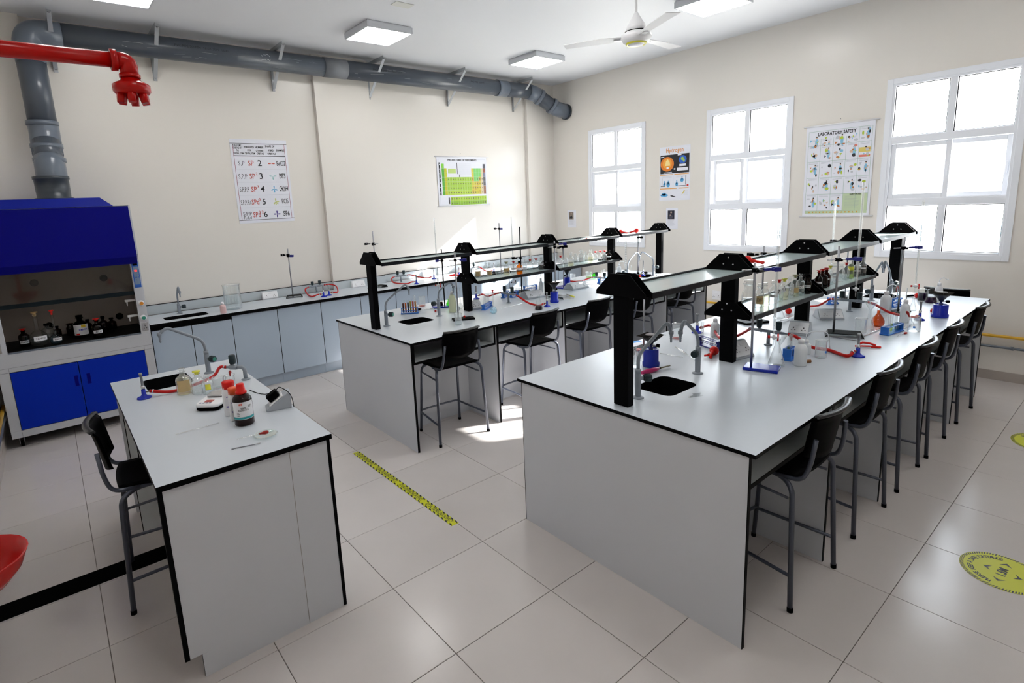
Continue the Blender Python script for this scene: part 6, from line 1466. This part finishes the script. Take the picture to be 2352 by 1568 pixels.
tuberack(a, c_, .075, 'bright blue rack of clear tubes left of the white squat bottle', 'bluep', {0: (L['grn'], .5, 'test tube with yellow-green content in the rack by the squat bottle'), 1: (None, 0), 2: (None, 0), 3: (None, 0)}, 'clear test tube standing in the rack by the squat bottle', n=4, wd_=.06, tubeh=.15, fullside=True)
q = at(1815, 822); rodthing('dropper', 'dropper with a pointed red bulb standing in the bright blue rack', 'dropper', (q.x, q.y, .95), (q.x, q.y, 1.045), .0035, 'GR', bulb=.045)
t = washbottle(1837.7, 838.7, 770, 27, 'squat cloudy white plastic bottle with a yellow dot', body=.80)
t2 = washbottle(1851, 812, 762, 20, 'small clear wash bottle whose long spout arches over the beaker', arcto=(.11, -.10, .03), body=.55)
rodthing('wooden_handle', 'brown wooden handle beside the squat white bottle', 'tool handle', at(1845, 830, .940), at(1862, 829, .940), .0095, 'wood')
beaker(1884.8, 820, 781, 25, 'clear beaker over the long red hose on the right bench', None, .3, marks='r')
triblock(1808, 768, 1856, 773, 'angled socket box left of the third post of the right bench', two=True, dp=.17, h=.09)
a, c_ = at(1702, 744), at(1756, 738)
s_, rp, qs = stand(a, c_, .12, (1748, 733), 564, 'black stand base at the back edge between the second and third posts', 'black', group='retort stands', th=.018, clamps=[(583, (1722, 587), 'plastic')])
p = at(1811, 721)+Vector((0, 0, .026)); t = thing('rubber_ball', 'orange-red rubber ball at the back of the right bench', 'rubber bulb', p); obj('bulb', B().sphere((0, 0, 0), .026, 20, 12), 'redp', t); obj('neck', B().cyl((0, 0, 0), (.04, .03, -.016), .007, n=8), 'redp', t)
conical(1789, 731, 700, 26, 'large clear flask at the back of the right bench beside the orange-red ball')
rodthing('glass_condenser', 'clear glass tube lying at the back of the right bench', 'glass tube', at(1783, 742, .945), at(1822, 727, .945), .012, 'GR')
a, c_ = at(1901, 769), at(1977, 774)
s_, rp, qs = stand(a, c_, .13, (1914, 762), 565, 'retort stand with a black tray base in the middle of the right bench', 'black', tray=True, group='retort stands', clamps=[(596.5, (1971, 598), 'blued')])
burette(qs[0], 418, 663, 682, 'tallest burette, crossing the laboratory safety chart', 'ink')
rodthing('spatula', 'thin steel spatula lying in front of the black tray base', 'spatula', at(1908, 773, .933), at(1968, 782, .933), .0025, 'rod')
triblock(1882, 735, 1940, 735, 'angled socket box right of the third post of the right bench', two=True, dp=.16, h=.075)
t, oa, ob = gastap(1951, 714.7, 670, 'double gas tap in the middle of the right bench below the shelf end', half=.105)
hose([ob, atd(1905, 687, depth(ob)+.05), at(1885, 699, .985), at(1866, 703, .95), at(1835, 704, .94)], 'red hose disappearing left behind the third post')
t_b, i3 = bunsen(2112, 735, 691, 'bunsen burner with tilted air lever near the clear beaker on the right bench', outd=(-1, .2), px=20)
hose([oa, atd(2010, 699, depth(oa)-.02), at(2040, 716, .985), at(2075, 725, .965), i3+Vector((-.05, .01, 0)), i3], 'red hose crossing behind the orange flask to the far burner', .010)
tuberack(at(1903, 700), at(1921, 697), .065, 'blue test tube rack behind the angled socket box near the third post', 'bluep', {0: (None, 0), 2: (None, 0), 3: (None, 0)}, 'clear test tube standing in the rack near the third post', n=4, tubeh=.11)
washbottle(1953.5, 690, 655, 12, 'white plastic bottle behind the burette jet near the fourth post', 'white')
beaker(1976, 762, 731, 24, 'clear beaker behind the black tray base on the right bench')
conical(1996, 757, 706, 20, 'slender clear flask carrying a funnel left of the orange flask')
p = at(1996, 757); pz = up(p, 693); t = thing('glass_funnel', 'glass funnel in the slender flask left of the orange flask', 'funnel', (p.x, p.y, pz-.12)); obj('cone', B().lathe([(.0035, 0), (.004, .055), (.008, .06), (.040, .118), (.041, .12)], 24), 'G', t)
volflask(2015.6, 749, 677.5, 27, 'pear-shaped flask with orange liquid on the right bench', 'org', .50, pear=True)
washbottle(2033, 717, 655, 22, 'white wash bottle with looping spout behind the orange flask', arcto=(.11, -.05, .12), body=.72)
a, c_ = at(2046, 706), at(2066, 702)
tuberack(a, c_, .075, 'bright blue test tube rack beside the last retort stand', 'bluep', {0: (None, 0), 3: (L['blue'], .6, 'test tube of blue liquid in the rack by the last stand')}, 'clear test tube standing in the rack by the last stand', n=4, tubeh=.17, tr=.010)
q = at(2057, 704); rodthing('dropper', 'dropper with a dark red bulb leaning in the rack by the last stand', 'dropper', (q.x, q.y, .95), (q.x, q.y, 1.06), .0035, 'GR', bulb=.05)
washbottle(2076.5, 740, 680, 19, 'cloudy white bottle with a pointed tip on the right bench', arcto=(0, 0, .27), body=.80)
a, c_ = at(2030, 770), at(2066, 758)
tuberack(a, c_, .058, 'blue solid-ended rack of clear tubes near the front edge of the right bench', 'bluep', {0: (None, 0), 1: (None, 0), 2: (L['grn'], .45, 'test tube of pale green liquid in the front blue rack'), 3: (L['blue'], .4, 'test tube of pale blue liquid in the front blue rack'), 4: (L['yel'], .45, 'test tube of yellow liquid in the front blue rack'), 5: (L['yel'], .40, 'test tube of straw-coloured liquid in the front blue rack')}, 'clear test tube standing in the front blue rack', n=6, wd_=.06, tubeh=.135, tr=.009, fullside=True)
beaker(2098.6, 761, 728, 25, 'clear beaker with a blue mark holding a red-bulbed dropper', None, .3, marks='c')
q = at(2100, 760); rodthing('dropper', 'red-bulbed dropper leaning in the clear beaker', 'dropper', (q.x+.01, q.y-.01, .937), atd(2089, 727, depth(q)), .004, 'GR', bulb=.045)
rodthing('dropper', 'small pipette with red bulb lying beside the front blue rack', 'dropper', at(2061, 772, .934), at(2077, 766, .936), .0022, 'GR', bulb=.032)
rodthing('burette', 'long burette lying on the bench behind the front blue rack', 'burette', at(1984, 772, .937), at(2030, 751, .937), .006, 'GR')
rodthing('glass_rod', 'glass rod lying right of the front blue rack', 'glass rod', at(2066, 757, .935), at(2092, 747, .935), .0035, 'GR')
a, c_ = at(2050, 719), at(2078, 715)
s_, rp, qs = stand(a, c_, .11, (2062.6, 715), 543, 'last retort stand with a blue clamp near the third window', 'black', group='retort stands', th=.014, clamps=[(569.5, (2111, 570.5), 'blued')])
burette(qs[0], 460, 657, 686, 'burette with red tap in front of the third window')
a, c_ = at(1930, 697), at(1957, 694)
s_, rp, qs = stand(at(1926, 688), at(1958, 686), .11, (1940, 686), 535, 'retort stand at the back edge of the right bench with a black clamp', 'black', group='retort stands', th=.014, clamps=[(552, (1913, 552), 'plastic')])
burette(qs[0], 462, 668, 684, 'burette at the back of the right bench crossing the safety chart corner', 'ink')
# red pegs / clothes-peg style holder
a = at(1964, 797); t = thing('plastic_pegs', 'pair of bright red plastic tongs lying beside the front burner', 'tongs', a+Vector((0, 0, .001)), math.atan2((at(2023, 799)-a).y, (at(2023, 799)-a).x)); ln = (at(2023, 799)-a).length
obj('lower_arm', B().box(0, ln, -.010, .010, 0, .012), 'redp', t, .003); obj('upper_arm', B().tube([(ln*.18, .03, .012), (ln*.35, .035, .024), (ln*.6, .03, .022), (ln*.85, .02, .010)], .010, 10, flat=.7), 'redp', t); obj('white_label', B().box(ln*.2, ln*.6, -.0115, -.0100, .001, .006), 'paper', t)
p = at(2092, 682); t = thing('black_clamp', 'small black clamp lying beside the purple beaker', 'clamp', p+Vector((0, 0, .001)), -.5); obj('jaw', B().box(-.05, .03, -.008, .008, .004, .02), 'plastic', t, .003); obj('screw', B().cyl((.02, 0, .012), (.07, .02, .012), .005, n=8), 'steel', t)
t = thing('rubber_ball', 'red rubber ball touching the purple beaker', 'rubber bulb', at(2106, 684)+Vector((0, 0, .024))); obj('bulb', B().sphere((0, 0, 0), .024), 'redp', t); obj('neck', B().cyl((0, 0, 0), (-.04, 0, -.014), .006, n=8), 'redp', t)
beaker(2118.5, 689.5, 664.5, 20, 'beaker of very dark purple liquid on the right bench', 'pur', .68)
conical(2137.6, 694.6, 656, 24, 'conical flask of dark purple liquid behind the last blue stove', 'pur', .32)
washbottle(2154, 690, 638, 15, 'white wash bottle with a bent spout by the last blue stove', 'white', arcto=(.06, -.05, .19), body=.72)
conical(2143, 716, 690, 12, 'small test flask with red liquid left of the last blue stove', 'red', .25)
stove(2158, 728, 698, 672, 29, 'blue gas stove at the far end of the right bench', 'square wire gauze on the far blue stove of the right bench', knob=(.7, -.7))
conical(2096, 713, 684, 14, 'clear conical flask under the last burette near the third window')
# far sink taps
p = at(2001, 690); Y_ = p.y; gooseneck(p, [aty(2003, 638, Y_), aty(2027, 600, Y_), aty(2027.5, 613, Y_)], up(p, 657), up(p, 668), (-.9, .3), 'grey swan-neck tap left of the far sink of the right bench')
p = at(2044.6, 675); Y_ = p.y; gooseneck(p, [aty(2044.5, 624, Y_), aty(2033.5, 598, Y_), aty(2031, 613, Y_)], up(p, 645), up(p, 651), (.8, -.5), 'grey swan-neck tap right of the far sink of the right bench')
filler(1716, 608, 1.5135, 'red pipette filler lying on the right rack top beside the second gusset', -.9, 1.15)
gb = 'reagent bottles on the lower shelf of the right rack'
for (u, vb, vt, px, lq, lev, sp, gl, wd_, lab_, lm, tx_, lb_) in (
 (1719, 714, 643.6, 31, 'water', .42, 'glass', 'G', 1, None, None, None, 'large wide-mouthed clear jar first on the right shelf by the second post'),
 (1743, 704.5, 652, 21, 'water', .3, 'glass', 'G', 0, (.15, .50), 'tan', 'K2Cr2O7', 'clear bottle with a large tan label behind the nearest stand rod'),
 (1756, 701.6, 649.3, 21, 'yel', .5, 'glass', 'G', 0, None, None, None, 'clear glass-stoppered bottle with yellowish content, third on the right shelf'),
 (1775.5, 697, 644.2, 20, 'water', .4, 'glass', 'G', 0, (.30, .42), 'label', 'NaOH', 'clear bottle behind the nearest burette on the right shelf'),
 (1788, 692.5, 642, 19, 'teal', .45, 'red', 'G', 0, (.36, .60, .5), 'label', '7', 'red-stoppered bottle marked 7 on the right shelf'),
 (1799.5, 687.8, 639.7, 20, 'yel', .5, 'yellow', 'G', 0, (.40, .62, .4), 'label', 'A1', 'bottle with a bright yellow stopper on the right shelf'),
 (1812.2, 684, 634.6, 19, 'milk', .5, 'glass', 'G', 0, None, None, None, 'cloudy bottle right of the bright yellow stopper'),
 (1824.5, 680.3, 630.8, 19, 'yel', .45, 'olive', 'G', 0, (.20, .42), 'tan', None, 'bottle with olive stopper and tan label on the right shelf'),
 (1837, 678.2, 628.9, 18, 'teal', .35, 'glass', 'G', 0, (.34, .46), 'label', 'HCl', 'clear bottle left of the wide brown bottle on the right shelf'),
 (1852, 674, 629.5, 19, 'brown', .2, 'black', 'GD', 1, (.34, .46), 'label', 'AgNO3', 'wide dark brown bottle with black lid left of the third post'),
 (1872, 670, 622.5, 16, None, .3, 'red', 'GD', 0, (.36, .46), 'label', None, 'dark brown red-stoppered bottle half behind the third post'),
 (1887.6, 661, 617.6, 21, None, .3, 'red', 'GD', 0, None, None, None, 'black-brown bottle with red stopper just right of the third post'),
 (1896.5, 657.8, 615, 17, None, .3, 'red', 'GD', 0, (.38, .46), 'label', None, 'brown bottle with red stopper behind the black-brown one'),
 (1905, 653.8, 610.4, 14, 'water', .3, 'yellow', 'G', 0, None, None, None, 'clear bottle with pale yellow stopper after the brown bottles'),
 (1914.5, 649.8, 605.3, 18, 'milk', .35, 'glass', 'G', 1, (.3, .38), 'label', None, 'wide clear bottle left of the tray-stand rod'),
 (1930.4, 646, 606.3, 15, 'water', .35, 'glass', 'G', 1, None, None, None, 'wide clear bottle right of the tray-stand rod'),
 (1941.6, 643.5, 603.3, 14, 'water', .3, 'red', 'G', 0, None, None, None, 'clear bottle with a small red stopper near the tallest burette'),
 (1952.9, 640, 592, 14, 'grn', .62, 'glass', 'G', 1, (.42, .60), 'yellow', None, 'bottle of yellow-green liquid with a yellow label near the shelf end'),
 (1967.5, 635.5, 601.2, 16, 'dark', .55, 'none', 'G', 0, (.38, .46), 'label', None, 'bottle of dark liquid second last on the right shelf'),
 (1980, 633.2, 590, 15, 'dark', .55, 'glass', 'G', 0, (.38, .46), 'label', None, 'last bottle of dark liquid against the fourth post')):
    bottle(u, vb, vt, px, lb_, lq, lev, sp, gl, wide=bool(wd_), z=SZ, lab=lab_, labm=lm or 'label', text=tx_, group=gb)

# ------------------------------------------------------------------ inside the fume hood
HZ = .8765; gh = 'chemical bottles inside the fume hood'
bottle(59, 795, 755, 20, 'small dark bottle with red stopper at the left of the fume hood', 'dark', .6, 'red', 'GD', z=HZ, lab=(.18, .36), text='Phenol', group=gh)
volflask(93, 794.5, 716, 37, 'round long-necked flask with a cork and paper label in the fume hood', 'water', .3, 'cork', z=HZ, lab=1, text='NaNO3', glass='GC')
bottle(110.7, 768, 736, 22, 'dusty grey bottle with flat stopper behind the round flask', 'milk', .3, 'black', z=HZ, group=gh)
volflask(132, 790.5, 712, 25, 'long-necked flask with red stopper labelled HNO3 in the fume hood', 'blue', .4, 'red', z=HZ, lab=1, text='HNO3', glass='GC')
bottle(133, 764, 741, 14, 'small dark bottle right behind the red-stoppered flask', 'dark', .6, 'black', 'GD', z=HZ, group=gh)
bottle(165, 769.5, 743, 16, 'dark open-mouthed bottle left of the large labelled one', 'dark', .6, 'none', 'GD', wide=True, z=HZ, group=gh)
t = bottle(189.6, 773, 724, 29, 'large black bottle labelled KMnO4 in the middle of the fume hood', None, .6, 'black', 'plastic', z=HZ, lab=(.12, .60, 1.1), group=gh)
p, h = st_(189.6, 773, 724, HZ); r = wpx(p, 29)/2; curvetext(t, 'KMnO4', r, h*.36, face(p)+.25, .022, mat('blue_marker', (.05, .05, .45), .6), r*1.1, .0006); patch('hazard_mark', t, r, h*.46, h*.59, face(p)+.35, .3, mat('hazard_yellow', (.8, .55, .02), .5), 4, off=.001); patch('red_mark', t, r, h*.13, h*.20, face(p)-.5, .25, 'redp', 4, off=.001)
bottle(205, 762, 733, 16, 'dark bottle with brownish stopper right of the KMnO4 bottle', 'dark', .6, 'black', 'GD', z=HZ, group=gh)
bottle(227.7, 774.5, 730.8, 21, 'dark bottle with red stopper and white label right in the fume hood', 'dark', .6, 'red', 'GD', z=HZ, lab=(.25, .40), text='KMnO4', group=gh)
bottle(241, 762, 726, 17, 'smoky bottle with flared stopper behind the right red-stoppered one', 'dark', .4, 'black', 'GD', z=HZ, group=gh)
bottle(259, 755, 729.5, 18, 'squat bottle of reddish liquid at the right of the fume hood', 'brown', .4, 'black', 'GD', z=HZ, group=gh)
